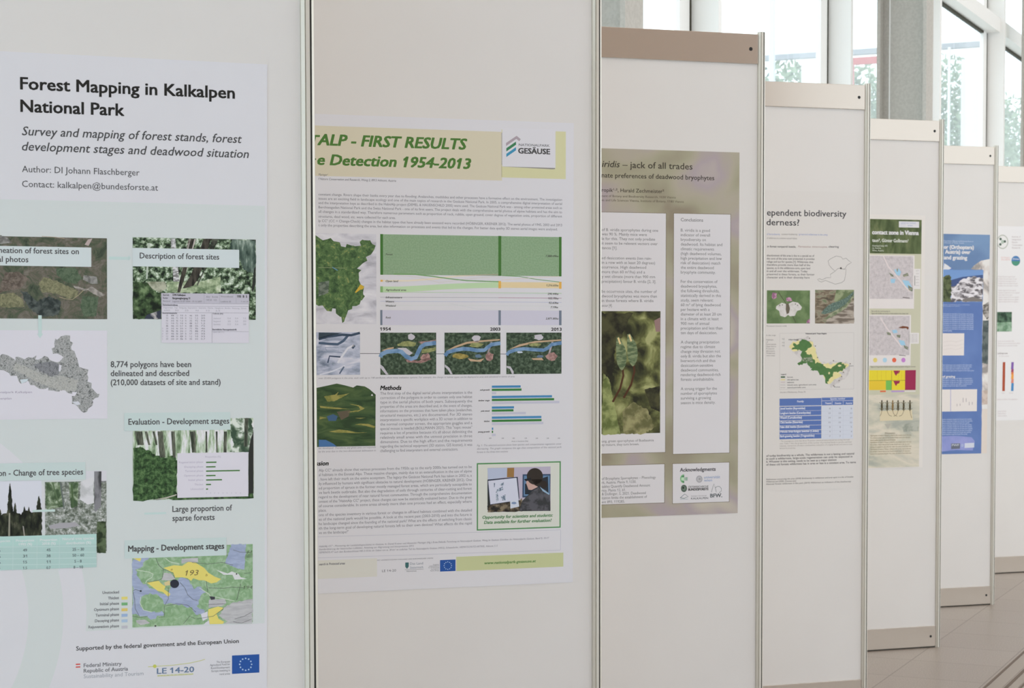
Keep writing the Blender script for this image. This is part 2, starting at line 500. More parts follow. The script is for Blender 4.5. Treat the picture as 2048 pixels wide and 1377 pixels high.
# aerial photo
p = A.g('aerial_photograph', 6); p.rect(-60, 471.5, 214, 637, AERIAL)
z = zm(5.736, 0, 460)
pale = ink(150, 146, 136); fld = ink(122, 126, 84); brn = ink(98, 84, 70); dk = ink(56, 64, 60); grn = ink(72, 92, 62); gry = ink(130, 130, 122)
p.poly(z([(500, 540), (640, 580), (760, 640), (900, 700), (880, 770), (780, 790), (640, 730), (480, 720), (440, 620)]), noisemat('field_print', [(0.35, (96, 98, 66)), (0.65, (140, 138, 96))], 130, 8, .8, rgh=.75), 1)
p.poly(z([(230, 700), (320, 720), (420, 820), (560, 760), (700, 820), (680, 980), (480, 1000), (330, 900)]), noisemat('dark_wood_print', [(0.35, (40, 50, 48)), (0.65, (84, 94, 88))], 70, 7, .5), 1)
p.poly(z([(20, 600), (60, 490), (220, 480), (330, 560), (230, 680), (100, 700), (0, 720)]), noisemat('brown_slope_print', [(0.35, (84, 72, 60)), (0.65, (124, 110, 96))], 130, 8, .8, rgh=.75), 1)
p.poly(z([(640, 440), (860, 430), (940, 560), (870, 620), (760, 600), (650, 520)]), noisemat('green_slope_print', [(0.35, (62, 86, 58)), (0.65, (92, 112, 82))], 130, 8, .8, rgh=.75), 1)
p.poly(z([(950, 760), (1130, 770), (1100, 990), (960, 1000), (920, 880)]), noisemat('green_slope_print', [(0.35, (62, 86, 58)), (0.65, (92, 112, 82))], 130, 8, .8, rgh=.75), 1)
p.poly(z([(0, 740), (150, 720), (260, 800), (280, 880), (140, 890), (0, 890)]), noisemat('field_print', [(0.35, (96, 98, 66)), (0.65, (140, 138, 96))], 130, 8, .8, rgh=.75), 1)
p.poly(z([(840, 640), (1000, 680), (1050, 650), (1110, 690), (1210, 750), (1150, 770), (1060, 730), (1010, 690), (960, 700), (850, 660)]), noisemat('gravel_print', [(0.35, (128, 122, 112)), (0.65, (168, 160, 150))], 90, 5, .5), 2)
p.poly(z([(960, 520), (1110, 540), (1120, 620), (1040, 620), (950, 570)]), noisemat('rock_print', [(0.35, (104, 104, 98)), (0.65, (146, 144, 138))], 90, 5, .5), 2)
p.poly(z([(970, 170), (1010, 110), (1060, 100), (1015, 185)]), ink(176, 160, 156), 2)
p.poly(z([(0, 60), (90, 90), (130, 150), (0, 165)]), noisemat('rock_print', [(0.35, (104, 104, 98)), (0.65, (146, 144, 138))], 90, 5, .5), 1)
p.line(z([(680, 770), (740, 790), (830, 800), (900, 750), (960, 690)]), 1.2, ink(158, 146, 118), 2)
p.line(z([(480, 75), (640, 85), (740, 100)]), 1.0, ink(170, 152, 130), 2)
ap = p.done()
l = A.g('caption_box', 9); l.rect(-60, 491, 182.5, 530.5, LIGHTBOX)
l.text('Delineation of forest sites on', -29, 157.5, 505.5, 11.2, INK2, 0.022, k=1)
l.text('aerial photos', -29, 56.5, 523.5, 11.2, INK2, 0.022, k=1); l.done()
a = A.g('arrow', 3); a.rect(218, 513.5, 258, 519.5, TEAL); a.poly([(257, 511), (262, 516.5), (257, 522)], TEAL)
a.done()
a = A.g('arrow', 9); a.rect(76.5, 631, 83.5, 669, TEAL); a.poly([(74, 668), (86, 668), (80, 677)], TEAL); a.done()
# forest photo with form
p = A.g('forest_photograph', 6); p.rect(265.5, 474.8, 511.5, 638.5, FOREST)
z = zm(5.986, 250, 470)
p.poly(z([(1280, 60), (1565, 70), (1560, 470), (1420, 420), (1380, 300), (1250, 150)]), noisemat('dark_conifer_print', [(0.3, (44, 66, 56)), (0.6, (92, 116, 100)), (.8, (150, 168, 150))], 60, 6, 0, stretch=(2.2, .6, 1)), 1)
p.poly(z([(95, 560), (260, 570), (330, 660), (430, 700), (430, 1005), (97, 1005)]), noisemat('dark_shrub_print', [(0.35, (20, 34, 18)), (0.55, (58, 86, 44)), (.75, (110, 140, 86))], 60, 6, 0), 1)
p.poly(z([(500, 560), (900, 560), (1140, 500), (1150, 690), (500, 690)]), noisemat('light_shrub_print', [(0.35, (96, 124, 80)), (0.55, (160, 180, 132)), (.75, (206, 212, 186))], 60, 6, 0), 1)
p.poly(z([(260, 560), (480, 560), (500, 640), (420, 690), (330, 650)]), noisemat('bank_print', [(0.35, (120, 126, 96)), (0.65, (176, 178, 150))], 60, 6, 0), 1)
p.poly(z([(270, 100), (300, 100), (270, 530), (250, 530)]), ink(176, 186, 172), 2)
p.poly(z([(545, 45), (600, 45), (650, 560), (580, 560)]), noisemat('birch_print', [(0.4, (120, 120, 116)), (0.6, (206, 206, 206))], 90, 4, 0, stretch=(1, 3, 1)), 2)
p.poly(z([(760, 50), (850, 50), (660, 690), (630, 690)]), noisemat('pale_trunk_print', [(0.4, (92, 84, 74)), (0.6, (176, 168, 158))], 50, 4, 0), 2)
p.poly(z([(790, 50), (830, 50), (700, 560), (650, 690), (625, 690), (660, 520)]), TRUNK, 3)
p.poly(z([(940, 50), (1030, 50), (880, 520), (820, 610), (720, 640), (690, 640), (790, 480)]), TRUNK, 3)
p.poly(z([(1040, 50), (1120, 50), (920, 500), (870, 610), (855, 600), (940, 430)]), noisemat('shaded_trunk_print', [(0.4, (40, 44, 34)), (0.6, (84, 88, 72))], 50, 4, 0), 3)
p.poly(z([(1545, 400), (1562, 400), (1560, 600), (1530, 690), (1515, 660)]), ink(44, 48, 42), 2)
p.poly(z([(260, 960), (430, 900), (430, 1008), (230, 1008)]), noisemat('stream_print', [(0.4, (52, 58, 76)), (0.6, (176, 172, 168))], 50, 4, 1), 2)
p.done()
l = A.g('caption_box', 10); l.rect(265.2, 496, 478.3, 533, LIGHTBOX)
l.text('Description of forest sites', 279.5, 438, 517, 11.2, INK2, 0.022, k=1); l.done()
f = A.g('data_form', 11)
f.rect(323, 586.5, 497.5, 686, ink(204, 201, 208)); f.rect(322.5, 586.5, 498, 607, ink(184, 181, 190), 1)
GL = ink(158, 156, 164); GT = ink(112, 110, 118)
for y in (607.5, 612.5, 625.5): f.line([(323, y), (497, y + 1)], 0.7, GL, 2)
f.line([(424, 626), (424, 686)], 0.8, GL, 2)
for x in (408, 439, 472): f.line([(x, 588), (x, 607)], 0.6, GL, 2)
f.text('Betrieb', 326, 338, 592, 3.4, GT, .05, k=2); f.text('OPB Kalkalpen', 345, 371, 592, 3.4, INK2, .07, k=2)
f.text('Revier', 326, 336, 598, 3.4, GT, .05, k=2); f.text('Bergewegbergung 31', 345, 380, 598.5, 3.6, INK2, .07, k=2)
f.text('Bestand', 326, 340, 604, 3.2, GT, k=2); f.text('Lagesitz 22.07.2004 - 31.12.2007', 345, 404, 604.5, 3.2, GT, k=2)
f.text('Alter   Bonität', 412, 436, 595.5, 3.2, GT, k=2); f.text('147/20   123', 412, 433, 602, 3.2, GT, k=2)
f.text('Wirtschaftswald', 441, 466, 595, 3.2, GT, k=2); f.text('Laubholz (0)', 441, 462, 605, 3.2, GT, k=2)
f.text('193  B  5', 474, 494, 595.5, 4.4, INK2, .07, k=2); f.text('1 von 24', 482, 496, 605, 3, GT, k=2)
f.text('Flächenbeschreibung', 325, 355, 611.5, 3.0, GT, .05, k=2)
f.text('Vegetation  Typ  Neigung  Exposition  Seehöhe  Fläche  Hangform  Boden  Nutzung  Schutz', 326, 493, 617, 3.0, GL, k=2)
f.text('600    30     25      N      10     2,5', 328, 440, 622.5, 3.0, GL, k=2)
f.text('Baumartenanteile', 325, 354, 628, 3.0, GT, .05, k=2)
for i in range(10):
    y = 633 + i * 5.2
    for j, (x, wd) in enumerate(((332, 4), (342, 6), (352, 4), (360, 6), (370, 2.5), (379, 5), (390, 6), (402, 8))):
        rnd = random.choice(['10', '35', '8', '72', '0,7', '20', '1,2', '5', '46'])
        f.text(rnd, x, x + wd, y, 3.0, GT, k=2)
    if i > 4: f.text(random.choice(['1', '2', '3']), 324, 326, y, 3.0, GL, k=2)
f.text('Totholz (fm)', 425, 446, 629, 3.0, GT, .04, k=2)
for i, s_ in enumerate(('stehend', 'liegend', 'Stammholz')):
    f.text(s_, 427, 441, 638.5 + i * 6, 3.0, GL, k=2)
    for x in (455, 470, 486): f.text(random.choice(['0,4', '12', '3,5', '20']), x, x + 6, 638.5 + i * 6, 3.0, GL, k=2)
f.text('Betriebliche Planungseinschrift', 425, 473, 661, 3.2, GT, .06, k=2)
f.line([(424, 663), (497, 664)], 0.6, GL, 2); f.text('Datei DB 17.5', 426, 448, 666, 3.0, GL, k=2)
f.done()
# national park polygon map
m = A.g('map', 6); m.rect(-60, 660.5, 214.5, 840.5, ink(208, 206, 212))
z = zm(6.26, 0, 640)
NPK = [(-380, 430), (-200, 400), (0, 450), (40, 430), (130, 460), (180, 530), (195, 470), (270, 470), (300, 490), (360, 460), (450, 450), (440, 490), (520, 480), (550, 445), (600, 470), (630, 500), (750, 520), (790, 470), (760, 440), (650, 400), (650, 370), (690, 240), (880, 205), (905, 290), (900, 340), (940, 400), (945, 470), (990, 540), (1000, 590), (1060, 605), (1100, 630), (1090, 690), (1100, 720), (1100, 770), (1150, 800), (1170, 880), (1250, 935), (1150, 1010), (1150, 1080), (1090, 1150), (1010, 1150), (960, 1090), (900, 1040), (900, 960), (960, 905), (850, 910), (700, 890), (560, 860), (430, 830), (370, 810), (340, 760), (270, 800), (230, 760), (210, 710), (140, 700), (60, 640), (0, 620), (-200, 600), (-380, 560)]
m.poly(z(NPK), MAPNOISE, 1)
m.poly(z([(190, 540), (330, 590), (480, 660), (640, 720), (800, 700), (980, 760), (940, 900), (720, 880), (560, 820), (420, 760), (300, 680), (160, 640)]), noisemat('pale_polygon_print', [(0.36, (136, 138, 130)), (0.5, (184, 184, 176)), (0.62, (150, 152, 146))], 190, 6, 1.2, rgh=.75), 2)
m.poly(z([(410, 560), (640, 520), (760, 560), (740, 680), (640, 710), (500, 640)]), noisemat('dark_polygon_print', [(0.36, (84, 88, 92)), (0.5, (140, 142, 144)), (0.62, (112, 114, 120))], 190, 6, 1.2, rgh=.75), 2)
m.poly(z([(740, 560), (770, 570), (760, 640), (735, 650)]), ink(204, 203, 208), 3)
m.poly(z([(250, 750), (350, 740), (340, 770), (270, 800)]), ink(196, 206, 210), 3)
m.poly(z([(900, 1030), (980, 1020), (1010, 1060), (960, 1070)]), ink(200, 202, 208), 3)
m.text('Nationalpark Kalkalpen', -19, 64, 787, 4, ink(150, 140, 158), k=2)
m.text('Rahmenplan', -19, 23, 799.5, 4, ink(150, 140, 158), k=2)
m.done(label='grey map of the park divided into small polygons')
t = A.g('body_text', 3)
t.text('8,774 polygons have been', 221.5, 382, 734.8, 11.6, INK2, 0.02)
t.text('delineated and described', 221.5, 378, 752.8, 11.6, INK2, 0.02)
t.text('(210,000 datasets of site and stand)', 221.5, 441, 771, 11.6, INK2, 0.02); t.done()
# evaluation
p = A.g('forest_photograph', 6)
p.rect(265.7, 862, 507.5, 1001.5, GLADE); p.rect(461, 837, 507.5, 864, GLADE)
z = zm(3.2, 0, 800)
p.poly(z([(853, 310), (900, 300), (990, 350), (1060, 370), (1120, 350), (1135, 400), (1132, 640), (852, 645)]), FERN, 1)
p.poly(z([(1132, 600), (1590, 600), (1620, 560), (1622, 632), (1100, 643)]), FERN, 1)
TR2 = noisemat('grey_green_trunk_print', [(0.35, (50, 58, 44)), (0.65, (104, 108, 88))], 60, 4, 0, stretch=(3, .5, 1))
for (a, b_, c, d) in ((862, 895, 905, 880), (885, 910, 920, 900), (925, 942, 962, 948), (975, 990, 1008, 996), (1008, 1040, 1060, 1022), (1095, 1118, 1125, 1105), (1215, 1250, 1255, 1228), (1315, 1325, 1328, 1316), (1380, 1392, 1392, 1384), (1432, 1452, 1450, 1430)):
    yb = 290 if a < 1000 else (370 if a < 1100 else 338)
    p.poly(z([(a, 203), (b_, 203), (c, yb), (d, yb)]), TR2, 2)
p.poly(z([(1475, 140), (1500, 122), (1605, 118), (1622, 200), (1600, 335), (1470, 335), (1500, 280), (1480, 240)]), noisemat('fir_print', [(0.36, (52, 80, 56)), (0.52, (110, 136, 104)), (0.66, (206, 214, 200))], 60, 7, .4), 2)
p.poly(z([(1565, 118), (1590, 118), (1582, 300), (1560, 300)]), TR2, 3)
p.poly(z([(1602, 260), (1622, 200), (1622, 600), (1590, 600), (1590, 345)]), ink(44, 46, 42), 3)
p.poly(z([(980, 640), (1060, 625), (1130, 605), (1130, 612), (1060, 634)]), ink(180, 176, 164), 3)
p.done()
l = A.g('caption_box', 11); l.rect(248.5, 826.5, 460.5, 862.5, LABEL)
l.text('Evaluation - Development stages', 257, 458, 850, 11.8, INK2, 0.022, k=1); l.done()
c = A.g('bar_chart', 11); c.rect(354.5, 907, 496.5, 996.5, ink(208, 205, 212))
names = ['Regeneration phase', 'Decaying phase', 'Terminal phase', 'Optimum phase', 'Initial phase', 'Thicket', 'Unstocked']
for i, (y, e, xl) in enumerate(zip((925.3, 934.4, 942.8, 951.9, 960.6, 969.7, 978.8), (432.8, 431, 479.7, 431, 443.8, 421.9, 416), (358, 369, 370, 368, 377, 389, 381))):
    c.rect(412, y - 1.2, e, y + 1.3, ink(62, 112, 50), 1)
    c.text(names[i], xl, 406.5, y + 1.8, 3.6, ink(168, 162, 178), k=1)
c.text('Proportion (%)', 410.5, 441.5, 916, 3.6, ink(170, 166, 178), k=1)
for x in (412, 420, 428, 436, 445, 453, 462, 471, 480): c.text('0', x, x + 2, 988, 2.6, ink(176, 172, 184), k=1)
c.done()
# change of tree species
p = A.g('spruce_photograph', 6); p.rect(-60, 964.5, 83.3, 1074, ink(206, 208, 218))
z = zm(5.9875, 0, 920)
p.poly(z([(-360, 640), (0, 600), (20, 660), (70, 640), (160, 620), (250, 660), (290, 600), (330, 610), (370, 630), (500, 630), (498, 918), (-360, 918)]), DARKTREES, 1)
for (x, yt, yb, wd) in ((120, 275, 700, 46), (180, 510, 700, 34), (465, 430, 640, 42), (292, 555, 720, 32), (345, 560, 660, 22), (0, 590, 700, 30)):
    pts = []
    for i in range(9):
        q = i / 8; pts.append((x + wd * q ** .7 * (0.75 if i % 2 else 1.0), yt + (yb - yt) * q))
    for i in range(8, -1, -1):
        q = i / 8; pts.append((x - wd * q ** .7 * (1.0 if i % 2 else 0.75), yt + (yb - yt) * q))
    p.poly([(a, b_) for a, b_ in z(pts) if True], DARKTREES, 2)
p.poly(z([(105, 640), (122, 640), (120, 915), (98, 915)]), ink(142, 140, 124), 3)
p.poly(z([(270, 790), (285, 800), (300, 915), (285, 915)]), ink(150, 146, 136), 3)
p.poly(z([(-360, 600), (0, 600), (0, 640), (-360, 640)]), DARKTREES, 1)
p.done()
p = A.g('beech_photograph', 6); p.rect(90, 964.8, 213, 1106.5, MOUNTAINFOREST); p.rect(171.5, 942.5, 213, 966, ink(204, 204, 208))
p.poly(z([(545, 270), (720, 270), (760, 560), (560, 600), (545, 480)]), noisemat('leafy_print', [(0.36, (62, 88, 52)), (0.55, (112, 136, 96)), (.7, (170, 184, 156))], 70, 6, .4), 1)
p.poly(z([(820, 270), (940, 270), (930, 560), (850, 580)]), noisemat('leafy_print', [(0.36, (62, 88, 52)), (0.55, (112, 136, 96)), (.7, (170, 184, 156))], 70, 6, .4), 1)
p.poly(z([(960, 270), (1120, 200), (1125, 520), (1050, 540), (960, 480)]), noisemat('mist_print', [(0.36, (182, 184, 184)), (0.6, (206, 206, 208))], 40, 6, .4), 1)
p.poly(z([(1128, 140), (1215, 140), (1210, 560), (1140, 630), (1130, 600)]), noisemat('beech_trunk_print', [(0.36, (64, 64, 66)), (0.6, (128, 128, 132))], 26, 4, 0, stretch=(2, .6, 1)), 2)
p.poly(z([(715, 275), (735, 275), (775, 590), (760, 590)]), ink(96, 104, 100), 2)
p.poly(z([(620, 275), (640, 275), (700, 500), (690, 510)]), ink(88, 108, 76), 2)
p.poly(z([(845, 290), (870, 290), (885, 570), (870, 580)]), ink(74, 96, 62), 2)
p.poly(z([(580, 790), (700, 760), (900, 750), (960, 790), (800, 820), (600, 830)]), ink(160, 158, 162), 2)
p.poly(z([(1160, 740), (1270, 740), (1268, 1118), (1160, 1118)]), noisemat('corner_shrub_print', [(0.36, (34, 50, 26)), (0.6, (84, 104, 64))], 70, 6, .4), 1)
p.done()
l = A.g('caption_box', 10); l.rect(-60, 928.5, 171, 964, LABEL)
l.text('Evaluation - Change of tree species', -50, 166, 953.6, 11.8, INK2, 0.022, k=1); l.done()
a = A.g('arrow', 10); a.rect(65, 1020.5, 110, 1025, ink(190, 208, 203)); a.done()
tb = A.g('table', 11); tb.rect(-60, 1075.5, 193, 1143.5, ink(168, 196, 190))
tb.rect(-60, 1075.5, 193, 1095.5, ink(172, 203, 196), 1)
for y in (1095.5, 1107.5, 1119, 1131): tb.line([(-60, y), (193, y - 2.5)], 1.1, ink(190, 210, 206), 2)
for x in (26, 74, 119): tb.line([(x, 1075), (x - .5, 1142)], 0.9, ink(186, 206, 202), 2)
HW = ink(206, 214, 212); TT = ink(96, 112, 112)
tb.text('Tree species', -20, 20, 1085.5, 4.4, HW, .05, k=2)
tb.text('Proportion', 32, 68, 1084.5, 4.8, HW, .05, k=2); tb.text('1992 (%)', 37, 64, 1092, 4.8, HW, .05, k=2)
tb.text('Proportion', 80, 114, 1083, 4.8, HW, .05, k=2); tb.text('2018 (%)', 84, 111, 1090.5, 4.8, HW, .05, k=2)
tb.text('Natural tree species', 125, 188, 1081, 4.8, HW, .05, k=2); tb.text('distribution (%)', 132, 182, 1089.5, 4.8, HW, .05, k=2)
for i, (s0, s1, s2, s3) in enumerate((('Spruce', '49', '45', '25 – 30'), ('Beech', '31', '38', '50 – 60'), ('Larch', '15', '11', '5 – 8'), ('Fir', '1.5', '0.7', '8 – 10'))):
    y = 1104 + i * 11.9
    tb.text(s0, -20, 1, y + 1.2, 5, TT, .02, k=2); tb.text(s1, 46, 54, y - 0.2, 5.4, TT, .03, k=2)
    tb.text(s2, 93, 101, y - 0.7, 5.4, TT, .03, k=2)
    tb.text(s3, 145 if i < 2 else (149 if i == 2 else 147), 168 if i < 2 else (163 if i == 2 else 166), y - 1.8, 5.4, TT, .03, k=2)
tb.done()
t = A.g('body_text', 3)
t.text('Large proportion of', 345, 464, 1024.6, 11.6, INK2, 0.02); t.text('sparse forests', 345, 429, 1042.7, 11.6, INK2, 0.02); t.done()
a = A.g('arrow', 3); a.rect(288.5, 1026, 332, 1030, TEAL); a.done()
# stages map
m = A.g('map', 6)
GRN = noisemat('green_map_print', [(0.3, (118, 164, 108)), (0.5, (132, 174, 122)), (0.72, (152, 186, 144))], 95, 5, 0.8)
BLU = noisemat('blue_map_print', [(0.3, (142, 157, 192)), (0.7, (158, 173, 204))], 80, 5, .8, stretch=(.5, 2, 1))
GRY = noisemat('grey_map_print', [(0.3, (168, 168, 170)), (0.7, (186, 186, 186))], 90, 4, .6, stretch=(.4, 2.4, 1))
YEL = ink(224, 203, 110)
m.rect(264.7, 1116.2, 505.3, 1255.8, GRN); m.rect(453.5, 1090.5, 505.3, 1118, GRN)
z = zm(7.246, 240, 1080)
m.poly(z([(180, 290), (240, 270), (420, 260), (330, 340), (290, 410), (230, 430), (250, 520), (310, 620), (370, 650), (450, 710), (560, 760), (640, 780), (700, 820), (720, 700), (730, 600), (840, 590), (930, 550), (1000, 590), (1060, 700), (1160, 690), (1210, 740), (1240, 770), (1150, 860), (1110, 960), (1160, 1010), (1280, 1010), (1200, 1080), (1120, 1090), (1000, 980), (880, 940), (740, 920), (660, 950), (620, 860), (520, 790), (430, 780), (320, 820), (290, 900), (320, 990), (400, 1040), (500, 1040), (600, 1030), (640, 1100), (520, 1140), (440, 1160), (380, 1100), (260, 1100), (180, 1080)]), BLU, 1)
m.poly(z([(1610, 70), (1830, 65), (1800, 440), (1700, 420), (1520, 340), (1570, 220)]), BLU, 2)
m.poly(z([(630, 410), (780, 370), (900, 380), (990, 320), (1090, 330), (1220, 410), (1280, 480), (1380, 540), (1465, 570), (1400, 620), (1320, 635), (1220, 590), (1150, 590), (1060, 560), (1030, 600), (980, 560), (900, 545), (800, 550), (770, 480)]), YEL, 2)
m.poly(z([(390, 625), (560, 595), (600, 640), (660, 680), (640, 720), (700, 760), (730, 790), (700, 830), (620, 760), (540, 740)]), YEL, 2)
m.poly(z([(1280, 1010), (1420, 970), (1500, 990), (1400, 1080), (1430, 1150), (1510, 1190), (1490, 1222), (1300, 1225), (1275, 1080)]), YEL, 2)
m.poly(z([(190, 268), (310, 264), (290, 320), (230, 290)]), YEL, 2)
m.poly(z([(1290, 870), (1520, 860), (1540, 920), (1480, 960), (1280, 990)]), GRY, 2)
m.poly(z([(1510, 980), (1640, 910), (1920, 860), (1920, 1130), (1700, 1160), (1540, 1180), (1430, 1100)]), GRY, 2)
m.poly(z([(1560, 1180), (1700, 1160), (1920, 1120), (1915, 1215), (1510, 1220)]), GRY, 3)
m.poly(z([(890, 280), (1130, 265), (1130, 330), (960, 325), (890, 350)]), GRY, 2)
m.poly(z([(640, 480), (740, 490), (800, 570), (720, 590), (600, 590)]), GRY, 2)
m.poly(z([(230, 1170), (360, 1160), (440, 1210), (300, 1240), (240, 1200)]), GRY, 2)
m.poly(z([(1400, 440), (1560, 490), (1620, 460), (1720, 500), (1750, 545), (1840, 570), (1660, 580), (1630, 510), (1500, 510)]), ink(206, 208, 206), 3)
m.poly(z([(1170, 1080), (1270, 1040), (1270, 1140), (1200, 1180)]), ink(206, 206, 212), 3)
m.poly(z([(1240, 1200), (1290, 1170), (1300, 1235), (1200, 1245)]), ink(204, 204, 210), 3)
m.poly(z([(640, 620), (720, 590), (730, 660), (650, 670)]), ink(204, 190, 140), 3)
m.ell(*z([(790, 640)])[0], 9, 8.6, ink(46, 48, 60), 4)
m.poly(z([(1295, 820), (1375, 830), (1375, 865), (1320, 875)]), ink(62, 62, 70), 4)
LN = ink(88, 88, 88); WL = ink(196, 206, 190)
for pts in ([(240, 440), (420, 470), (480, 500), (460, 550), (390, 590), (370, 630)], [(660, 270), (720, 320), (860, 355)], [(300, 830), (290, 920), (340, 1020), (460, 1050)], [(1150, 700), (1290, 790), (1310, 830)], [(1380, 830), (1520, 860), (1660, 890)]):
    m.line(z(pts), 1.2, WL, 3)
for pts in ([(180, 750), (220, 725), (310, 745)], [(520, 270), (560, 370), (630, 430), (770, 480), (790, 560)], [(630, 430), (610, 560), (560, 590), (400, 620)], [(190, 760), (210, 860), (220, 1000), (280, 1110)], [(640, 960), (640, 1120), (560, 1130)], [(700, 690), (700, 860), (650, 950)],
            [(870, 620), (940, 700), (980, 800), (1060, 870), (1120, 880)], [(1040, 330), (1270, 355), (1480, 330), (1640, 370)], [(1280, 700), (1500, 705), (1620, 690), (1800, 700)], [(1250, 600), (1270, 760)], [(1690, 880), (1750, 640)], [(1640, 150), (1740, 180), (1900, 185)], [(920, 1220), (1010, 1110), (1090, 1150)], [(660, 960), (820, 930), (980, 950), (1100, 1050)], [(1280, 940), (1520, 930)], [(1110, 1150), (1350, 1110), (1500, 1000)], [(1660, 1150), (1800, 1110), (1910, 1050)], [(1640, 1190), (1760, 1210), (1910, 1150)], [(180, 1110), (300, 1130), (400, 1110)], [(1800, 490), (1900, 480)]):
    m.line(z(pts), 0.75, LN, 4)
m.ell(*z([(300, 745)])[0], 2, 1.8, ink(60, 60, 66), 4); m.ell(*z([(513, 1252)])[0], 2, 1.6, ink(60, 60, 60), 4); m.ell(*z([(1688, 497)])[0], 1.5, 1.5, ink(60, 60, 60), 5)
m.text('193', 371, 397.3, 1152, 10.5, ink(122, 106, 66), 0.0, True, 5)
m.text('a', 341, 345, 1141.5, 4.5, ink(150, 120, 60), 0.0, True, 5); m.text('b', 411, 415, 1153, 5, ink(150, 120, 60), 0.0, True, 5)
m.text('194', 487, 505, 1179, 6.5, ink(90, 104, 80), 0.0, True, 5); m.text('F1', 494, 504, 1108, 6, ink(80, 96, 70), 0.0, True, 5)
m.done(label='coloured map of development stages')
l = A.g('caption_box', 11); l.rect(249, 1081.5, 452.5, 1118, LABEL)
l.text('Mapping - Development stages', 256.5, 448, 1104, 11.6, INK2, 0.04, k=1); l.done()
g = A.g('legend', 6)
for s_, x0, y, c_ in (('Unstocked', 205, 1188.8, None), ('Thicket', 216, 1199.8, (220, 205, 116)), ('Initial phase', 200, 1211.5, (116, 170, 118)), ('Optimum phase', 188, 1223, (212, 190, 108)), ('Terminal phase', 191, 1234.2, (150, 174, 204)), ('Decaying phase', 190, 1245.4, (164, 186, 206)), ('Rejuvenation phase', 177, 1257.8, (184, 184, 190))):
    g.text(s_, x0, 238, y, 5.6, ink(112, 114, 116), 0.02)
    if c_: g.rect(243, y - 5.4, 255, y + 0.4, ink(*c_))
g.done()
t = A.g('support_text', 3); t.text('Supported by the federal government and the European Union', 152.5, 477.5, 1302, 8.2, INK2, 0.03); t.done()
g = A.g('ministry_logo', 3)
RED = ink(200, 72, 62); g.rect(151.5, 1328.5, 160.5, 1331, RED); g.rect(151.5, 1334, 160.5, 1336.4, RED)
g.text('Federal Ministry', 167.5, 243, 1335.6, 7.6, INK3, 0.02); g.text('Republic of Austria', 167.5, 256, 1346.4, 7.6, INK3, 0.02)
g.text('Sustainability and Tourism', 167.5, 287, 1357.4, 7.6, ink(152, 156, 162)); g.done()
g = A.g('funding_logo', 3); OL = ink(186, 190, 92)
g.line([(296, 1334.5), (312, 1333.6), (345, 1331.5), (380, 1327), (400, 1322.5), (410, 1319.5)], 1.0, OL); g.ell(309.5, 1333.4, 3.6, 3.6, OL, 1)
g.text('LE 14-20', 314, 388, 1348.6, 10.8, ink(100, 120, 146), 0.035)
g.text('ENTWICKLUNG FÜR DEN LÄNDLICHEN RAUM', 315, 386, 1354, 2.6, OL, .05); g.done()
g = A.g('fund_text', 3)
for s_, x0, y in (('The European', 433, 1327), ('Agricultural Fund for', 420, 1333), ('Rural Development:', 422, 1339), ('Europe investing in', 423, 1345), ('rural areas', 439, 1351)):
    g.text(s_, x0, 460, y, 3.8, INK3)
g.done()
eu_flag(A, 464, 1312, 518.6, 1348.8, 4, -.03)

# ================================================================ poster: first results / detection
B = Poster(2, (1147.5, 246.5), 0.003, 'poster', 'poster with green slanted headline, tall green flow chart and three river pictures', 'poster', PAPER2, group='posters on the exhibition panels')
GT1 = ink(74, 116, 52)
h = B.g('header_band', 1); h.rect(480, 246, 1004, 348, ink(201, 195, 172)); h.quad(B.L(1003, 300)[0], B.L(1131.5, 358.5)[1], B.L(1131.5, 300)[0], B.L(1131.5, 263.5)[1], ink(200, 199, 158)); 
h.done(label='beige band with a yellow-green right end')
t = B.g('title_text', 3)
t.text('HABIT', 548, 639, 289.6, 21.6, GT1, 0.052, True); t.text('ALP - FIRST RESULTS', 635.5, 933.5, 290, 21.6, GT1, 0.052, True); t.done(); t = B.g('title_text', 3)
t.text('Chang', 556, 631, 329, 20.6, GT1, 0.052, True); t.text('e Detection 1954-2013', 635.5, 941.5, 329.4, 20.6, GT1, 0.052, True); t.done()
lg = B.g('logo_card', 2)
lg.poly([(1006, 333.5), (1104, 338.8), (1110, 338.4), (1110, 330), (1006, 330)], ink(140, 138, 132)); lg.poly([(1002.5, 266), (1006, 264), (1006, 330), (1003, 330)], ink(168, 164, 156))
lg.quad(B.L(1004.4, 298)[0], B.L(1005, 333.2)[1], B.L(1111, 298)[0], B.L(1111, 259.5)[1], ink(207, 207, 211), 1)
lg.done(label='white card printed over the header band')
z = zm(3.413, 620, 220)
lg2 = B.g('park_logo', 5)
lg2.poly(z([(1338, 226), (1410, 177), (1438, 200), (1428, 214), (1408, 198), (1338, 247)]), ink(164, 152, 160))
lg2.poly(z([(1340, 262), (1406, 216), (1406, 238), (1340, 284)]), ink(60, 122, 84)); lg2.poly(z([(1340, 300), (1406, 254), (1406, 276), (1340, 322)]), ink(66, 142, 176))
lg2.text('NATIONALPARK', 1037.5, 1099, 292, 4.6, INK3, 0.02); lg2.text('GESÄUSE', 1036.7, 1099.6, 306.8, 10.4, INK2, 0.06); lg2.done()
t = B.g('author_text', 3); t.text('Maringer¹', 637, 656, 351.5, 4.4, INK3, 0, True)
t.text('f Nature Conservation and Research, Weng 2, 8913 Admont, Austria', 637, 792, 360, 4.4, INK3, 0, True); t.done()
t = B.g('body_text', 3)
BT = ink(122, 122, 128)
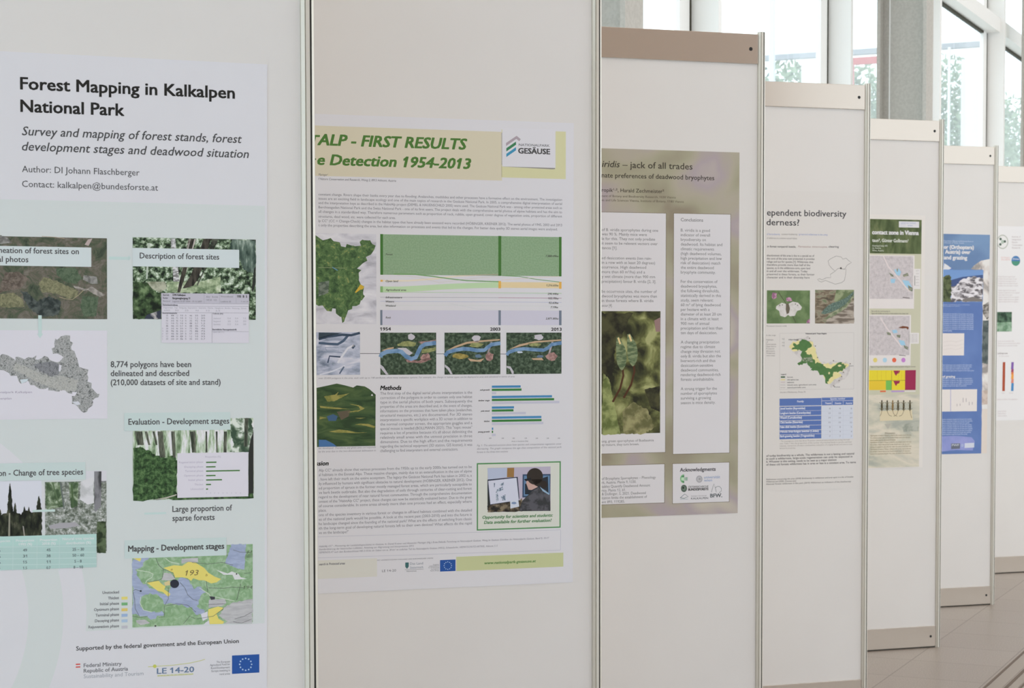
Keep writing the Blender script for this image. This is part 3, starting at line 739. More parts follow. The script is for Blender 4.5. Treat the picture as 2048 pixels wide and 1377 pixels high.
t.para([('constant change. Rivers shape their banks every year due to flooding; Avalanches, mudslides and other processes have a formative effect on the environment. The investigation', 637, 1124, 391.2),
 ('issues are an exciting field in landscape ecology and one of the main topics of research in the Gesäuse National Park. In 2005, a comprehensive digital interpretation of aerial', 637, 1124, 399.6),
 ('and the interpretation keys as described in the HabitAlp project (DEMEL & HAUENSCHILD 2005) were used. The Gesäuse National Park was - among other protected areas such as', 637, 1124, 408.2),
 ('Berchtesgaden National Park and the Swiss National Park - one of its first users. The project deals with the comprehensive aerial photos of alpine habitats and has the aim to', 637, 1124, 417),
 ('all changes in a standardized way. Therefore numerous parameters such as proportion of rock, rubble, open ground, cover degree of vegetation units, proportion of different', 637, 1124, 425.8),
 ('structures, dead wood, etc. were collected for each area.', 637, 791, 435.4),
 ('lp CC" (CC = Change-Check) changes in the habitat types that have already been assessed were recorded (HÖBINGER, KREINER 2012). The aerial photos of 1945, 2003 and 2013', 637, 1124, 444.2),
 ('t only the properties describing the area, but also information on processes and events that led to the changes. For better data quality 3D stereo aerial images were analysed.', 637, 1115, 453)], 5.0, BT); t.done()
z = zm(2.868, 620, 440)
m = B.g('map', 3); m.rect(600, 466, 752.5, 648.5, HILL)
m.poly(z([(-50, 90), (48, 96), (100, 110), (120, 105), (135, 125), (160, 125), (180, 150), (260, 148), (290, 145), (283, 125), (300, 112), (340, 115), (360, 140), (377, 150), (372, 175), (350, 200), (325, 210), (330, 235), (300, 255), (270, 275), (290, 290), (285, 330), (290, 370), (312, 385), (305, 425), (316, 440), (290, 465), (265, 490), (245, 495), (240, 515), (215, 520), (205, 550), (196, 588), (185, 590), (175, 560), (150, 535), (145, 510), (100, 525), (90, 515), (75, 490), (48, 490), (-50, 480)]), GREENMAP, 1)
m.poly(z([(258, 415), (290, 370), (312, 385), (300, 400), (290, 400), (262, 420)]), ink(196, 166, 60), 2)
m.poly(z([(48, 360), (110, 350), (105, 420), (48, 440)]), noisemat('grey_green_print', [(.4, (74, 92, 74)), (.6, (112, 126, 108))], 80, 6), 2)
m.line(z([(48, 272), (120, 275), (200, 278)]), .8, ink(150, 160, 120), 2); m.line(z([(128, 272), (158, 290)]), 2, ink(96, 140, 160), 2)
m.done(label='green map on grey relief')
c = B.g('flow_chart', 3)
c.quad(B.L(760.5, 510)[0], B.L(760.5, 549.7)[1], B.L(1123, 510)[0], B.L(760.5, 468.8)[1], noisemat('green_block_print', [(.4, (124, 162, 116)), (.6, (132, 168, 124))], 240, 2))
DG = ink(66, 112, 52); OR = ink(222, 170, 84); BE = ink(224, 198, 156); MG = ink(130, 172, 112); LG = ink(170, 202, 154)
for x0, x1 in ((760.5, 766), (996.6, 1002.4), (1118, 1123)):
    c.quad(B.L(x0, 510)[0], B.L(760.5, 549.9)[1], B.L(x1, 510)[0], B.L(760.5, 468.4)[1], DG, 1)
c.rect(761, 560, 765.5, 563.8, OR, 1)
c.poly(z([(418, 346), (560, 345), (700, 335), (850, 318), (1082, 311), (1082, 316), (850, 326), (700, 345), (560, 354), (418, 354)]), ink(222, 208, 188))
c.line(z([(480, 311), (600, 313), (700, 324), (800, 338), (900, 349), (1082, 355)]), 2.0, ink(112, 156, 98), 1)
c.line(z([(500, 318), (620, 330), (740, 360), (900, 340), (1082, 322)]), .5, ink(196, 190, 176), 1)
c.line(z([(1100, 320), (1200, 325), (1300, 342), (1430, 357)]), 1.3, ink(112, 156, 98), 1); c.line(z([(1100, 345), (1250, 335), (1430, 324)]), .6, ink(214, 196, 170), 1)
c.poly(z([(418, 383), (520, 383), (650, 376), (780, 368), (1000, 359), (1082, 357), (1082, 390), (950, 392), (760, 400), (600, 412), (500, 416), (418, 416)]), ink(180, 206, 166))
c.rect(760.5, 573, 765.7, 585.2, MG, 1)
c.poly(z([(1095, 357), (1430, 359), (1430, 393), (1095, 390)]), BE)
c.rect(996.8, 562.4, 1002, 577, OR, 1); c.rect(1118.2, 564, 1123, 578, OR, 1)
c.line(z([(403, 415), (700, 416), (1000, 418), (1443, 422)]), .8, ink(160, 196, 146), 1); c.line(z([(760, 430), (900, 428), (1443, 424)]), .5, ink(196, 200, 196), 1)
c.line(z([(403, 444), (1080, 447)]), .6, ink(142, 136, 152), 1); c.line(z([(1080, 447), (1443, 450)]), .9, ink(168, 128, 150), 1)
c.line(z([(403, 467), (1443, 474)]), .8, ink(172, 178, 200), 1); c.line(z([(403, 493), (800, 490), (1443, 497)]), .4, ink(190, 200, 190), 1)
c.line(z([(800, 480), (950, 510), (1082, 520)]), .4, ink(190, 196, 200), 1)
c.quad(B.L(760.5, 636)[0], B.L(760.5, 650.6)[1], B.L(1123, 636)[0], B.L(760.5, 620.6)[1], ink(194, 193, 206))
for x0, x1 in ((760.5, 764.8), (996.8, 1001.6), (1118, 1123)):
    c.quad(B.L(x0, 636)[0], B.L(760.5, 650.7)[1], B.L(x1, 636)[0], B.L(760.5, 620.4)[1], ink(112, 122, 136), 1)
for s_, x0, x1, y in (('Forest', 434, 474, 203), ('Open land', 434, 506, 357), ('Agricultural area', 434, 551, 407), ('Infrastructure', 434, 528, 450), ('Waters', 434, 482, 474), ('Wetland', 434, 492, 498), ('Rock', 434, 464, 566), ('7,880.09ha', 1352, 1424, 213), ('1,216.65ha', 1357, 1424, 381), ('290.44ha', 1363, 1424, 430), ('102.70ha', 1367, 1424, 456), ('92.63ha', 1370, 1424, 482), ('7.19ha', 1380, 1422, 507), ('2,871.80ha', 1352, 1424, 572)):
    q = z([(x0, y), (x1, y)]); c.text(s_, q[0][0], q[1][0], q[0][1], 3.8, ink(72, 74, 68), .02, True, 3)
c.text('1954', 760.5, 781.5, 661.5, 6.2, INK, .04, k=2); c.text('2003', 980.5, 1000.4, 661.8, 6.2, INK, .04, k=2); c.text('2013', 1102.5, 1123, 662.2, 6.2, INK, .04, k=2)
c.done(label='flow chart with a tall green block and a grey block')
p = B.g('relief_picture', 3); p.rect(600, 665, 720, 751, BLUEHILL)
z2 = zm(5.508, 630, 650)
for pts, wd, cc in (([(40, 160), (140, 130), (300, 110), (400, 115), (495, 90)], 5, (58, 74, 92)), ([(40, 200), (150, 210), (250, 215), (310, 180), (370, 110)], 5, (72, 90, 112)), ([(140, 420), (160, 345), (280, 355)], 3, (60, 74, 96)), ([(250, 420), (310, 330), (360, 260), (430, 225)], 4, (206, 208, 218)), ([(410, 260), (435, 225)], 5, (64, 80, 98)), ([(50, 550), (200, 510), (310, 460), (330, 450)], 3, (200, 204, 214)), ([(270, 540), (320, 460)], 3, (84, 100, 122)), ([(40, 300), (200, 300), (300, 310)], 1.2, (110, 126, 150)), ([(110, 250), (260, 250), (260, 290), (130, 290), (110, 250)], .8, (110, 126, 150))):
    p.line(z2(pts), wd, ink(*cc), 1)
p.poly(z2([(40, 85), (300, 90), (140, 130), (40, 160)]), ink(52, 66, 76), 1)
p.done()
cl = B.g('timeline_line', 2); cl.line([(720, 707.6), (1012, 708.4)], 1.1, ink(96, 98, 104)); cl.done()
def river(nm, x0, y0, x1, y1, pts, flds, w_):
    q = B.g(nm, 3); q.rect(x0, y0, x1, y1, DKFOREST)
    z = zm(2.868, 620, 440)
    for f_, cc in flds: q.poly(z(f_), cc, 1)
    pp = z(pts); q.line(pp, w_, noisemat('river_print', [(.4, (84, 130, 178)), (.6, (112, 154, 196))], 30, 3), 2)
    q.done()
FLD = noisemat('field_patch_print', [(.4, (122, 132, 70)), (.6, (152, 156, 88))], 90, 4); PNK = noisemat('pink_patch_print', [(.4, (142, 100, 94)), (.6, (176, 132, 122))], 90, 5)
GRV = ink(186, 184, 190); OCH = noisemat('ochre_patch_print', [(.4, (138, 122, 44)), (.6, (168, 146, 62))], 90, 4); TAN = ink(184, 158, 128)
def blob(cx, cy, rx, ry, n=12, j=.25):
    r = random.Random(int(cx * 7 + cy)); return [(cx + rx * (1 + r.uniform(-j, j)) * math.cos(2 * math.pi * i / n), cy + ry * (1 + r.uniform(-j, j)) * math.sin(2 * math.pi * i / n)) for i in range(n)]
river('river_photograph', 760.7, 665.8, 872.3, 750.3, [(404, 788), (410, 772), (440, 757), (500, 752), (525, 758), (552, 785), (580, 798), (606, 790), (618, 765), (635, 730), (660, 714), (722, 706)],
  [(blob(560, 714, 56, 16), FLD), ([(640, 745), (680, 738), (722, 732), (722, 750), (680, 762), (640, 765)], FLD), (blob(662, 790, 26, 24), PNK), ([(545, 800), (620, 810), (680, 790), (700, 800), (640, 822), (560, 818)], PNK), ([(404, 830), (420, 842), (450, 888), (435, 888), (404, 850)], GRV), (blob(580, 672, 20, 18), GRV), ([(500, 735), (550, 735), (590, 765), (570, 778), (530, 760)], GRV), ([(620, 700), (680, 695), (722, 688), (722, 694), (640, 712)], PNK), ([(410, 750), (450, 735), (480, 730), (480, 738), (430, 752)], TAN)], 8.5)
river('river_photograph', 889, 665.8, 1000.7, 749.8, [(774, 780), (790, 760), (830, 748), (880, 740), (920, 743), (960, 750), (1000, 748), (1015, 735), (1040, 716), (1092, 708)],
  [(blob(855, 782, 50, 16), OCH), (blob(955, 718, 46, 12), FLD), (blob(1030, 786, 23, 25), PNK), ([(774, 830), (800, 850), (818, 886), (806, 886), (790, 860), (774, 845)], GRV), (blob(955, 680, 24, 20), GRV), ([(905, 795), (960, 805), (1000, 795), (980, 815), (920, 812)], TAN), ([(780, 752), (830, 725), (900, 700), (1000, 690), (1088, 684), (1088, 692), (1000, 700), (900, 712), (830, 736)], TAN), (blob(965, 782, 18, 9), ink(96, 120, 140)), ([(1036, 700), (1046, 700), (1024, 770), (1014, 770)], ink(150, 140, 140))], 7.5)
river('river_photograph', 1012.7, 665.8, 1123, 748.8, [(1128, 776), (1140, 760), (1180, 746), (1230, 740), (1280, 745), (1340, 748), (1366, 735), (1385, 716), (1443, 706)],
  [(blob(1290, 716, 40, 10), FLD), (blob(1385, 782, 29, 24), PNK), ([(1128, 838), (1150, 842), (1168, 870), (1168, 884), (1158, 884), (1146, 856), (1128, 848)], GRV), (blob(1312, 672, 26, 18), GRV), ([(1270, 795), (1330, 792), (1340, 806), (1280, 804)], TAN), ([(1140, 745), (1200, 715), (1290, 696), (1440, 686), (1440, 694), (1290, 706), (1200, 728)], TAN), (blob(1320, 784, 20, 8), ink(96, 116, 136)), ([(1385, 700), (1396, 700), (1376, 770), (1366, 770)], ink(170, 160, 160)), (blob(1205, 760, 18, 6), ink(186, 196, 206))], 7)
t = B.g('caption_text', 3); t.text('over 25,000 polygons in the area, each with up to 148 attributes, allow many evaluation options. For example, the change in habitat types can be displayed in area and calculated in terms of area.', 637, 1030, 758.5, 3.2, ink(130, 130, 136), 0, True); t.done(); t = B.g('caption_text', 3)
for i, s_ in enumerate(('we developed. Therefore, any given area corresponds', 'by the area due to the two-dimensional delineation in')): t.text(s_, 637, 751.5, 899 + i * 6.6, 3.8, ink(140, 140, 146), 0, True)
t.done()
p = B.g('terrain_picture', 3); z2 = zm(5.508, 630, 650)
p.poly(z2([(-120, 720), (45, 690), (140, 670), (240, 648), (330, 668), (420, 692), (460, 668), (550, 680), (600, 710), (668, 770), (665, 1335), (-120, 1350)]), MODEL3D)
for pts in ([(100, 790), (220, 770), (260, 740), (240, 780), (380, 755), (300, 800), (220, 840), (140, 850)], [(50, 895), (160, 905), (320, 920), (380, 930), (200, 930), (60, 915)], [(360, 870), (480, 885), (550, 920), (470, 960), (340, 965), (500, 935), (480, 900)], [(150, 1178), (260, 1155), (360, 1165), (450, 1185), (580, 1188), (460, 1195), (250, 1190)], [(440, 1100), (500, 1088), (590, 1095), (665, 1120), (650, 1140), (560, 1115)], [(440, 1028), (560, 1024), (500, 1036)], [(50, 1010), (130, 1025), (50, 1045)]):
    p.poly(z2(pts), noisemat('meadow_streak_print', [(.4, (122, 126, 46)), (.6, (152, 144, 58))], 50, 4), 1)
p.poly(z2([(130, 1010), (200, 985), (250, 1010), (230, 1060), (150, 1060)]), ink(64, 92, 122), 2); p.poly(z2([(240, 960), (390, 940), (370, 1010), (290, 1050)]), ink(92, 84, 68), 1)
p.poly(z2([(42, 1268), (120, 1270), (200, 1310), (240, 1342), (42, 1345)]), ink(70, 110, 158), 2); p.poly(z2([(615, 780), (630, 760), (640, 785)]), ink(204, 206, 206), 2)
p.done(label='green three-dimensional terrain picture')
t = B.g('heading_text', 3); t.text('Methods', 760.5, 802.5, 780.6, 8.6, INK, .05, True); t.done(); t = B.g('heading_text', 3); t.text('Discussion', 603, 657, 932.5, 8.6, INK, .05, True); t.done()
t = B.g('body_text', 3)
ML = ['The first step of the digital aerial photo interpretation is the', 'correction of the polygons in order to contain only one habitat', 'type in the aerial photos of both years. Subsequently the', 'properties of the areas are described and, in the event of changes,', 'informations on the processes that have taken place (avalanches,', 'structural measures, etc.) are documented. For 3D stereo', 'interpretation a specific workplace with a 3D screen in addition to', 'the normal computer screen, the appropriate goggles and a', 'special mouse is needed (BOLLMANN 2021). This "topic mouse"', "requires a lot of practice because it's all about delimiting the", 'relatively small areas with the utmost precision in three', 'dimensions. Due to the high effort and the requirements', 'regarding the technical equipment (3D station, GIS license), it was', 'challenging to find interpreters and external contractors.']
t.para([(s_, 760.5, 944.3 if i < 13 else 916, 790 + i * 8.83) for i, s_ in enumerate(ML)], 5.4, BT); t.done()
c = B.g('bar_chart', 3); z = zm(2.868, 620, 440)
for y, e, k_ in ((958, 1208, 0), (976, 1213, 1), (995, 1068, 2), (1017, 1388, 0), (1034, 1400, 1), (1051, 1430, 2), (1078, 1170, 0), (1095, 1167, 1), (1112, 1238, 2), (1136, 1327, 0), (1154, 1328, 1), (1171, 1338, 2), (1199, 1051, 0), (1217, 1050, 1), (1235, 1065, 2)):
    q = z([(1043, y - 6.5), (e, y + 6.5)]); c.rect(q[0][0], q[0][1], q[1][0], q[1][1], ink(*((70, 132, 176), (60, 122, 62), (186, 187, 200))[k_]))
for s_, x0, y in (('soil growth', 975, 980), ('timber stage', 966, 1041), ('pole wood', 980, 1101), ('thicket', 998, 1160), ('young growth', 963, 1221)):
    q = z([(x0, y), (1030, y)]); c.text(s_, q[0][0], q[1][0], q[0][1], 2.8, INK2, .05, True)
for i, x in enumerate((1033, 1105, 1167, 1237, 1300, 1363, 1427)):
    q = z([(x - 6, 1257)]); c.text(str(i * 500), q[0][0], q[0][0] + 4.5, q[0][1], 2.3, INK3)
c.text('Area in hectares (ha)', 1023, 1056, 884.5, 2.4, INK3)
c.done(label='bar chart with blue, green and grey bars')
t = B.g('caption_text', 3)
for i, (s_, e) in enumerate((('Fig. 1: The selected sections show how species and compartments vegetation cover', 1443), ('decreasing. The graph compares the age class composition of the national park', 1443), ('forests in the three time sections.', 1137))):
    q = z([(958, 1300 + i * 19), (e, 0)]); t.text(s_, q[0][0], q[1][0], q[0][1], 3.6, ink(136, 136, 142), 0, True)
t.done()
t = B.g('body_text', 3)
DL = ['Alp CC" already show that various processes from the 1950s up to the early 2000s has turned out to be', 'al habitats in the Ennstal Alps. These massive changes, mainly due to an extensification in the use of alpine', ', have left their mark on the entire ecosystem. The legacy the Gesäuse National Park has taken in 2002 is, a', 'ily influenced by humans with significant obstacles to natural development (HÖBINGER, KREINER 2012). One', 'ed proportion of spruce in the former mostly managed forest areas, which are particularly susceptible to', 've bark beetle outbreaks. But also the degradation of soils through centuries of clear-cutting and forest', 'regard to the development of near natural forest communities. Through the comprehensive documentation', 'ontext of the "HabitAlp CC" project, these changes can now be statistically evaluated better. Due to the great', 'of course considerable. In some areas already more than one process had an effect, especially where', 'place.', 'ons of the species inventory in various forest or changes in off-land habitats combined with the detailed', 'es of the national park would be possible. A look at the recent past (2003-2010) and into the future is', 'he landscape changed since the founding of the national park? What are the effects of switching from classic', 'ith the long-term goal of developing natural forests left to their own devices? What effects do the rapid', 've on the landscape?"']
for i, s_ in enumerate(DL):
    e = 943.5 if i not in (9, 14) else (653 if i == 9 else 697)
    t.text(s_, 637.5, e, 944 + i * 8.92, 5.4, BT)
t.done()
bx = B.g('notice_box', 2)
bx.rect(953.5, 927, 1121.5, 1062, ink(84, 140, 88)); bx.rect(956, 929.6, 1119, 1059.4, ink(203, 206, 196), 1); nb = bx.done(label='pale box with a green outline')
p = B.g('office_photograph', 5); p.rect(975.3, 936.6, 1101, 1025.4, ink(176, 170, 186))
z = zm(8.605, 940, 915)
p.poly(z([(300, 190), (650, 185), (640, 340), (310, 390)]), ink(172, 182, 202), 1); p.poly(z([(640, 185), (760, 182), (755, 345), (635, 345)]), ink(146, 112, 66), 2)
p.poly(z([(300, 790), (560, 790), (860, 740), (900, 700), (900, 935), (305, 950)]), noisemat('desk_print', [(.35, (38, 34, 30)), (.55, (84, 72, 54)), (.7, (132, 116, 88))], 60, 5), 1)
p.poly(z([(300, 385), (820, 338), (850, 700), (840, 745), (345, 825), (302, 640)]), ink(50, 56, 74), 2)
p.poly(z([(312, 408), (800, 355), (840, 740), (350, 812)]), ink(198, 202, 222), 3)
p.poly(z([(300, 480), (345, 825), (302, 860)]), ink(44, 48, 46), 3)
for pts in ([(510, 470), (580, 430), (580, 490), (520, 490)], [(460, 560), (560, 500), (570, 560), (440, 620)], [(440, 640), (480, 620), (490, 740), (455, 770)], [(530, 680), (610, 640), (610, 750), (560, 750)], [(410, 445), (430, 445), (425, 520), (412, 520)]):
    p.poly(z(pts), noisemat('screen_map_print', [(.4, (96, 116, 142)), (.6, (176, 190, 206))], 200, 4), 4)
p.poly(z([(690, 755), (830, 735), (845, 850), (695, 885)]), ink(196, 204, 220), 4); p.ell(*z([(755, 790)])[0], 5, 2.4, ink(120, 140, 170), 5)
p.poly(z([(905, 295), (1385, 290), (1380, 690), (900, 695)]), ink(56, 74, 100), 2); p.poly(z([(930, 320), (1370, 315), (1370, 660), (925, 665)]), ink(96, 128, 160), 3)
p.poly(z([(945, 460), (1340, 330), (1350, 640), (945, 640)]), ink(40, 46, 54), 4)
SWT = noisemat('grey_sweater_print', [(.4, (54, 56, 58)), (.6, (84, 84, 92))], 40, 4)
p.poly(z([(850, 930), (870, 830), (900, 750), (960, 690), (1060, 590), (1180, 520), (1290, 560), (1380, 640), (1383, 925)]), SWT, 5)
p.poly(z([(970, 400), (1060, 380), (1110, 480), (1170, 510), (1060, 565), (1005, 560), (985, 500), (965, 450)]), ink(186, 156, 146), 6)
p.ell(*z([(1115, 330)])[0], 16.2, 16.6, ink(50, 44, 38), 7); p.poly(z([(1040, 380), (1250, 380), (1230, 480), (1170, 500), (1110, 480), (1080, 420)]), ink(50, 44, 38), 7)
p.ell(*z([(1270, 470)])[0], 6.5, 7.5, ink(46, 40, 36), 8); p.poly(z([(930, 380), (1050, 350), (1050, 390), (960, 415)]), ink(34, 34, 38), 8)
p.poly(z([(1200, 510), (1270, 560), (1370, 630), (1360, 650), (1250, 585)]), ink(140, 168, 190), 6)
p.done(nb, 'printed picture of a dark-haired person at two screens')
t = B.g('notice_text', 5); t.text('Opportunity for scientists and students:', 965, 1105.5, 1038.4, 6.0, ink(84, 128, 84), .05, True); t.text('Data available for further evaluation!', 968, 1103, 1048.6, 6.0, ink(84, 128, 84), .05, True); t.done(nb)
r_ = B.g('reference_text', 3); gl = ink(176, 178, 188)
r_.line([(600, 1075.5), (1121, 1060.5)], .7, gl); r_.line([(600, 1117.8), (1121, 1101)], .7, gl); r_.line([(1121.5, 1061), (1121, 1101)], .7, gl)
r_.text('HabitAlp CC" - Monitoring der Landschaftsgeschichte im Gesäuse. In: Daniel Kreiner und Alexander Maringer (Hg.): Erste Dekade. Forschung im Nationalpark Gesäuse. Weng im Gesäuse (Schriften des Nationalparks Gesäuse, Band 9), 10-17', 638, 1098, 1095.4, 3.6, ink(128, 128, 136), 0, True)
r_.text('Standardisierung der historischen Luftbilder, Anleitung zur Abgrenzung und Interpretation 2013.', 638, 828, 1101.3, 3.6, ink(128, 128, 136), 0, True)
r_.text('GEMEINDE.AT nach dem Bundesschlüssel HIK-2-10 bis ein Gebiet von ca. 28 km² im südlichen Teil des Nationalparks Gesäuse (WKG), Schwandorfer, HEIMATSCHUTZ-ARTIKEL, Admont, S. 5', 638, 995, 1107.6, 3.6, ink(128, 128, 136), 0, True); r_.done()
ft = B.g('footer_band', 2); ft.rect(600, 1123.3, 754, 1160.5, ink(203, 203, 194)); ft.text('search in Protected areas', 638, 690, 1131.5, 4.4, INK3, .03, True, 1); ft.done(label='beige footer strip'); ft = B.g('footer_band', 2); ft.rect(912.5, 1114.5, 1126.5, 1143, ink(186, 192, 146))
ft.text('www.nationalpark-gesaeuse.at', 969, 1071.5, 1129.4, 5.2, ink(92, 132, 72), .05, True, 1); ft.done(label='green footer strip with web address')
g = B.g('support_text', 3); g.text('MIT UNTERSTÜTZUNG VON LAND UND EUROPÄISCHER UNION', 754.5, 866, 1122.5, 2.2, INK3); g.done(); g = B.g('funding_logo', 3)
g.text('LE 14-20', 764, 792, 1145, 4.6, INK3); g.done(); g = B.g('state_logo', 3); g.text('Das Land', 820, 846, 1130.5, 4.8, ink(130, 140, 150)); g.text('Steiermark', 820, 847, 1138, 4.4, ink(130, 140, 150)); g.line([(810, 1140), (847, 1139)], .5, INK3); g.text('Naturschutz', 813, 833, 1144.5, 2.8, INK3)
g.poly([(810.5, 1126), (817.5, 1125.6), (817.5, 1134), (814, 1138.5), (810.5, 1134.4)], ink(62, 104, 104)); g.done(); g = B.g('fund_text', 3)
for i, x0 in enumerate((866, 858, 857, 862, 861)): g.text(('Europäischer', 'Landwirtschaftsfonds', 'für die Entwicklung', 'des ländlichen', 'Raums: Europa')[i], x0, 878, 1131 + i * 3.1, 2.1, INK3)
g.done()
eu_flag(B, 880, 1121, 911, 1144, 4, -.03)

# ================================================================ poster: jack of all trades
Cc = Poster(3, (1479, 305.2), 0.002, 'poster', 'blurred moss-coloured poster with white text boxes and two green moss capsules', 'poster', PAPER2, group='posters on the exhibition panels')
b = Cc.g('blurred_background', 1); b.quad(-.4205, -.5945, .4205, .5945, BLURBG); b.done(label='blurred green and mauve picture filling the sheet')
DKT = ink(58, 54, 46)
t = Cc.g('title_text', 3); t.text('Buxbaumia v', 1112, 1202, 330, 12.6, DKT, .01, True); t.text('iridis', 1204, 1239.5, 334, 12.6, DKT, .012, True); t.text('– jack of all trades', 1245, 1384.8, 335.6, 12.6, DKT, .012)
t.text('nate preferences of deadwood bryophytes', 1203.5, 1428.3, 355, 9.4, DKT, .015); t.done()
t = Cc.g('author_text', 3); t.text('ropik¹·², Harald Zechmeister²', 1203.5, 1328, 383.6, 7.2, DKT, .01)
t.text('nent of Botany and Biodiversity Research, 1030 Vienna', 1203.5, 1351.5, 394, 4.4, ink(84, 78, 66)); t.text('es and Life Sciences Vienna, Institute of Botany, 1180 Vienna', 1203.5, 1367.5, 402.4, 4.4, ink(84, 78, 66)); t.done()
EDG = ink(112, 106, 88); WB = ink(205, 204, 206)
def tbox(x0, y0, x1, y1):
    q = Cc.g('text_box', 3); q.rect(x0 - 1, y0 - 1, x1 + 1, y1 + 1, EDG); q.rect(x0, y0, x1, y1, WB, 1); return q.done(label='white box with printed text')
b1 = tbox(1090, 422.5, 1331, 910.6); b2 = tbox(1347, 427.2, 1459.7, 908.6); b3 = tbox(1090, 935, 1328.6, 1013.6); b4 = tbox(1345.4, 928.4, 1458, 1007.6)
CT = ink(108, 108, 108)
t = Cc.g('body_text', 6)
AL_ = [('of B. viridis sporophytes during one', 462.2, 457), ('was 90 %. Mainly mice were', 471, 375), ('le for this. They not only predate', 480.1, 435), ('it seem to be relevant vectors over', 489.2, 453), ('tances [1].', 498.6, 160), ('ed desiccation events (ten rain-', 518.8, 410), ('in a row with at least 20 degrees)', 527.9, 435), ('ccurrence. High deadwood', 537.2, 370), ('more than 60 m³/ha) and a', 546.6, 362), ('y wet climate (more than 900 mm', 556, 435), ('precipitation) favour B. viridis [2, 3].', 565.7, 442), ('be occurrence sites, the number of', 585.8, 447), ('dwood bryophytes was more than', 595.2, 448), ('in those forests where B. viridis', 604.3, 423), ('occur [4].', 614, 125)]
for i, (s_, y, e) in enumerate(AL_):
    if i in (5, 11): t.done(b1); t = Cc.g('body_text', 6)
    t.text(s_, 1203.5, 1190 + e / 3.623, y, 5.6, CT)
t.done(b1)
p = Cc.g('moss_photograph', 6); p.rect(1120, 622.5, 1320.5, 870.5, MOSS)
z = zm(3.129, 1190, 600)
p.poly(z([(-100, 80), (45, 80), (240, 80), (130, 300), (110, 460), (45, 520), (-100, 540)]), noisemat('dark_moss_print', [(.35, (34, 34, 20)), (.65, (74, 74, 38))], 18, 4), 1)
p.poly(z([(45, 450), (90, 500), (110, 600), (130, 700), (160, 843), (45, 845)]), noisemat('bright_moss_print', [(.35, (92, 108, 44)), (.65, (146, 158, 84))], 26, 5), 1)
p.poly(z([(170, 700), (240, 640), (330, 690), (370, 800), (300, 840), (180, 840)]), noisemat('pale_moss_print', [(.35, (98, 98, 50)), (.65, (150, 146, 90))], 26, 5), 1)
p.poly(z([(310, 560), (405, 540), (405, 700), (350, 680)]), noisemat('dark_moss_print', [(.35, (34, 34, 20)), (.65, (74, 74, 38))], 18, 4), 1)
p.poly(z([(370, 130), (408, 110), (408, 200), (380, 200)]), ink(142, 116, 112), 2)
CAP = noisemat('capsule_print', [(.4, (78, 102, 62)), (.6, (122, 140, 92))], 60, 3, stretch=(.6, 2, 1)); STM = ink(74, 46, 28)
for cx, cy, tx, ty in ((165, 365, 145, 240), (234, 340, 214, 222)):
    p.line(z([(cx + 8, cy + 70), (cx + 12, cy + 110), (cx - 8, cy + 190), (cx - 55, cy + 275)]), 4.2, STM, 3)
    p.poly(z([(tx - 12, ty - 5), (tx + 4, ty - 10), (cx + 22, cy - 66), (cx + 31, cy - 30), (cx + 33, cy + 5), (cx + 26, cy + 44), (cx + 12, cy + 70), (cx + 2, cy + 78), (cx - 10, cy + 66), (cx - 24, cy + 42), (cx - 32, cy + 5), (cx - 32, cy - 30), (tx - 14, ty + 50)]), CAP, 4)
    p.poly(z([(tx - 6, ty), (tx + 4, ty - 6), (tx + 18, ty + 35), (tx + 8, ty + 40)]), ink(214, 194, 140), 5)
p.done(b1)
t = Cc.g('caption_text', 6); t.text('ung, green sporophytes of Buxbaumia', 1203.5, 1307.5, 885.4, 4.8, CT); t.text('ey mature, they turn brown.', 1203.5, 1278, 892.6, 4.8, CT); t.done(b1)
t = Cc.g('heading_text', 6); z = zm(3.623, 1190, 280)
t.text('Conclusions', 1361.5, 1406, 443, 6.8, ink(84, 84, 84)); t.done(b2); t = Cc.g('body_text', 6)
BL = [('B. viridis is a good', 832), ('indicator of overall', 833), ('bryodiversity on', 803), ('deadwood. Its habitat and', 922), ('climatic requirements', 862), ('(high deadwood volumes,', 915), ('high precipitation and low', 918), ('risk of desiccation) match', 908), ('the entire deadwood', 860), ('bryophyte community.', 873), None, ('For the conservation of', 887), ('deadwood bryophytes,', 883), ('the following thresholds,', 900), ('statistically derived in this', 913), ('study, seem relevant:', 857), ('60 m³ of lying deadwood', 910), ('per hectare with a', 830), ('diameter of at least 20 cm', 915), ('in a climate with at least', 895), ('900 mm of annual', 827), ('precipitation and less than', 922), ('ten days of desiccation.', 884), None, ('A changing precipitation', 900), ('regime due to climate', 871), ('change may threaten not', 906), ('only B. viridis but also the', 912), ('liverwort-rich and thus', 872), ('desiccation-sensitive', 855), ('deadwood communities,', 896), ('rendering deadwood-rich', 909), ('forests uninhabitable.', 863), None, ('A strong trigger for the', 883), ('number of sporophytes', 883), ('surviving a growing', 840), ('season is mice density.', 872)]
for i, r in enumerate(BL):
    if not r: t.done(b2); t = Cc.g('body_text', 6)
    else: t.text(r[0], 1361.5, 1190 + r[1] / 3.623, 463.4 + i * 9.34, 5.8, CT)
t.done(b2)
t = Cc.g('reference_text', 6)
for (s_, y, e) in (('of Bryophyte Sporophytes – Phenology', 960.6, 380), ('rk, Austria. Plants 9, 1330.', 968.4, 258), ('tables Quantify Deadwood Amount', 976.4, 345), ('rica. Plants 12, 61.', 984.2, 193), ('& Dullinger, S. 2021. Deadwood', 991.4, 317), ('itation limits the establishment of', 999.2, 325), ('ent 893, 119285.', 1007.4, 186)): t.text(s_, 1203.5, 1190 + e / 3.129, y, 5.2, CT)
t.done(b3)
t = Cc.g('acknowledgment_logos', 6); t.text('Acknowledgments', 1360, 1431, 944, 7.2, ink(76, 74, 78), .04)
z = zm(15.3, 1340, 920)
def at_(x, y): return z([(x, y)])[0]
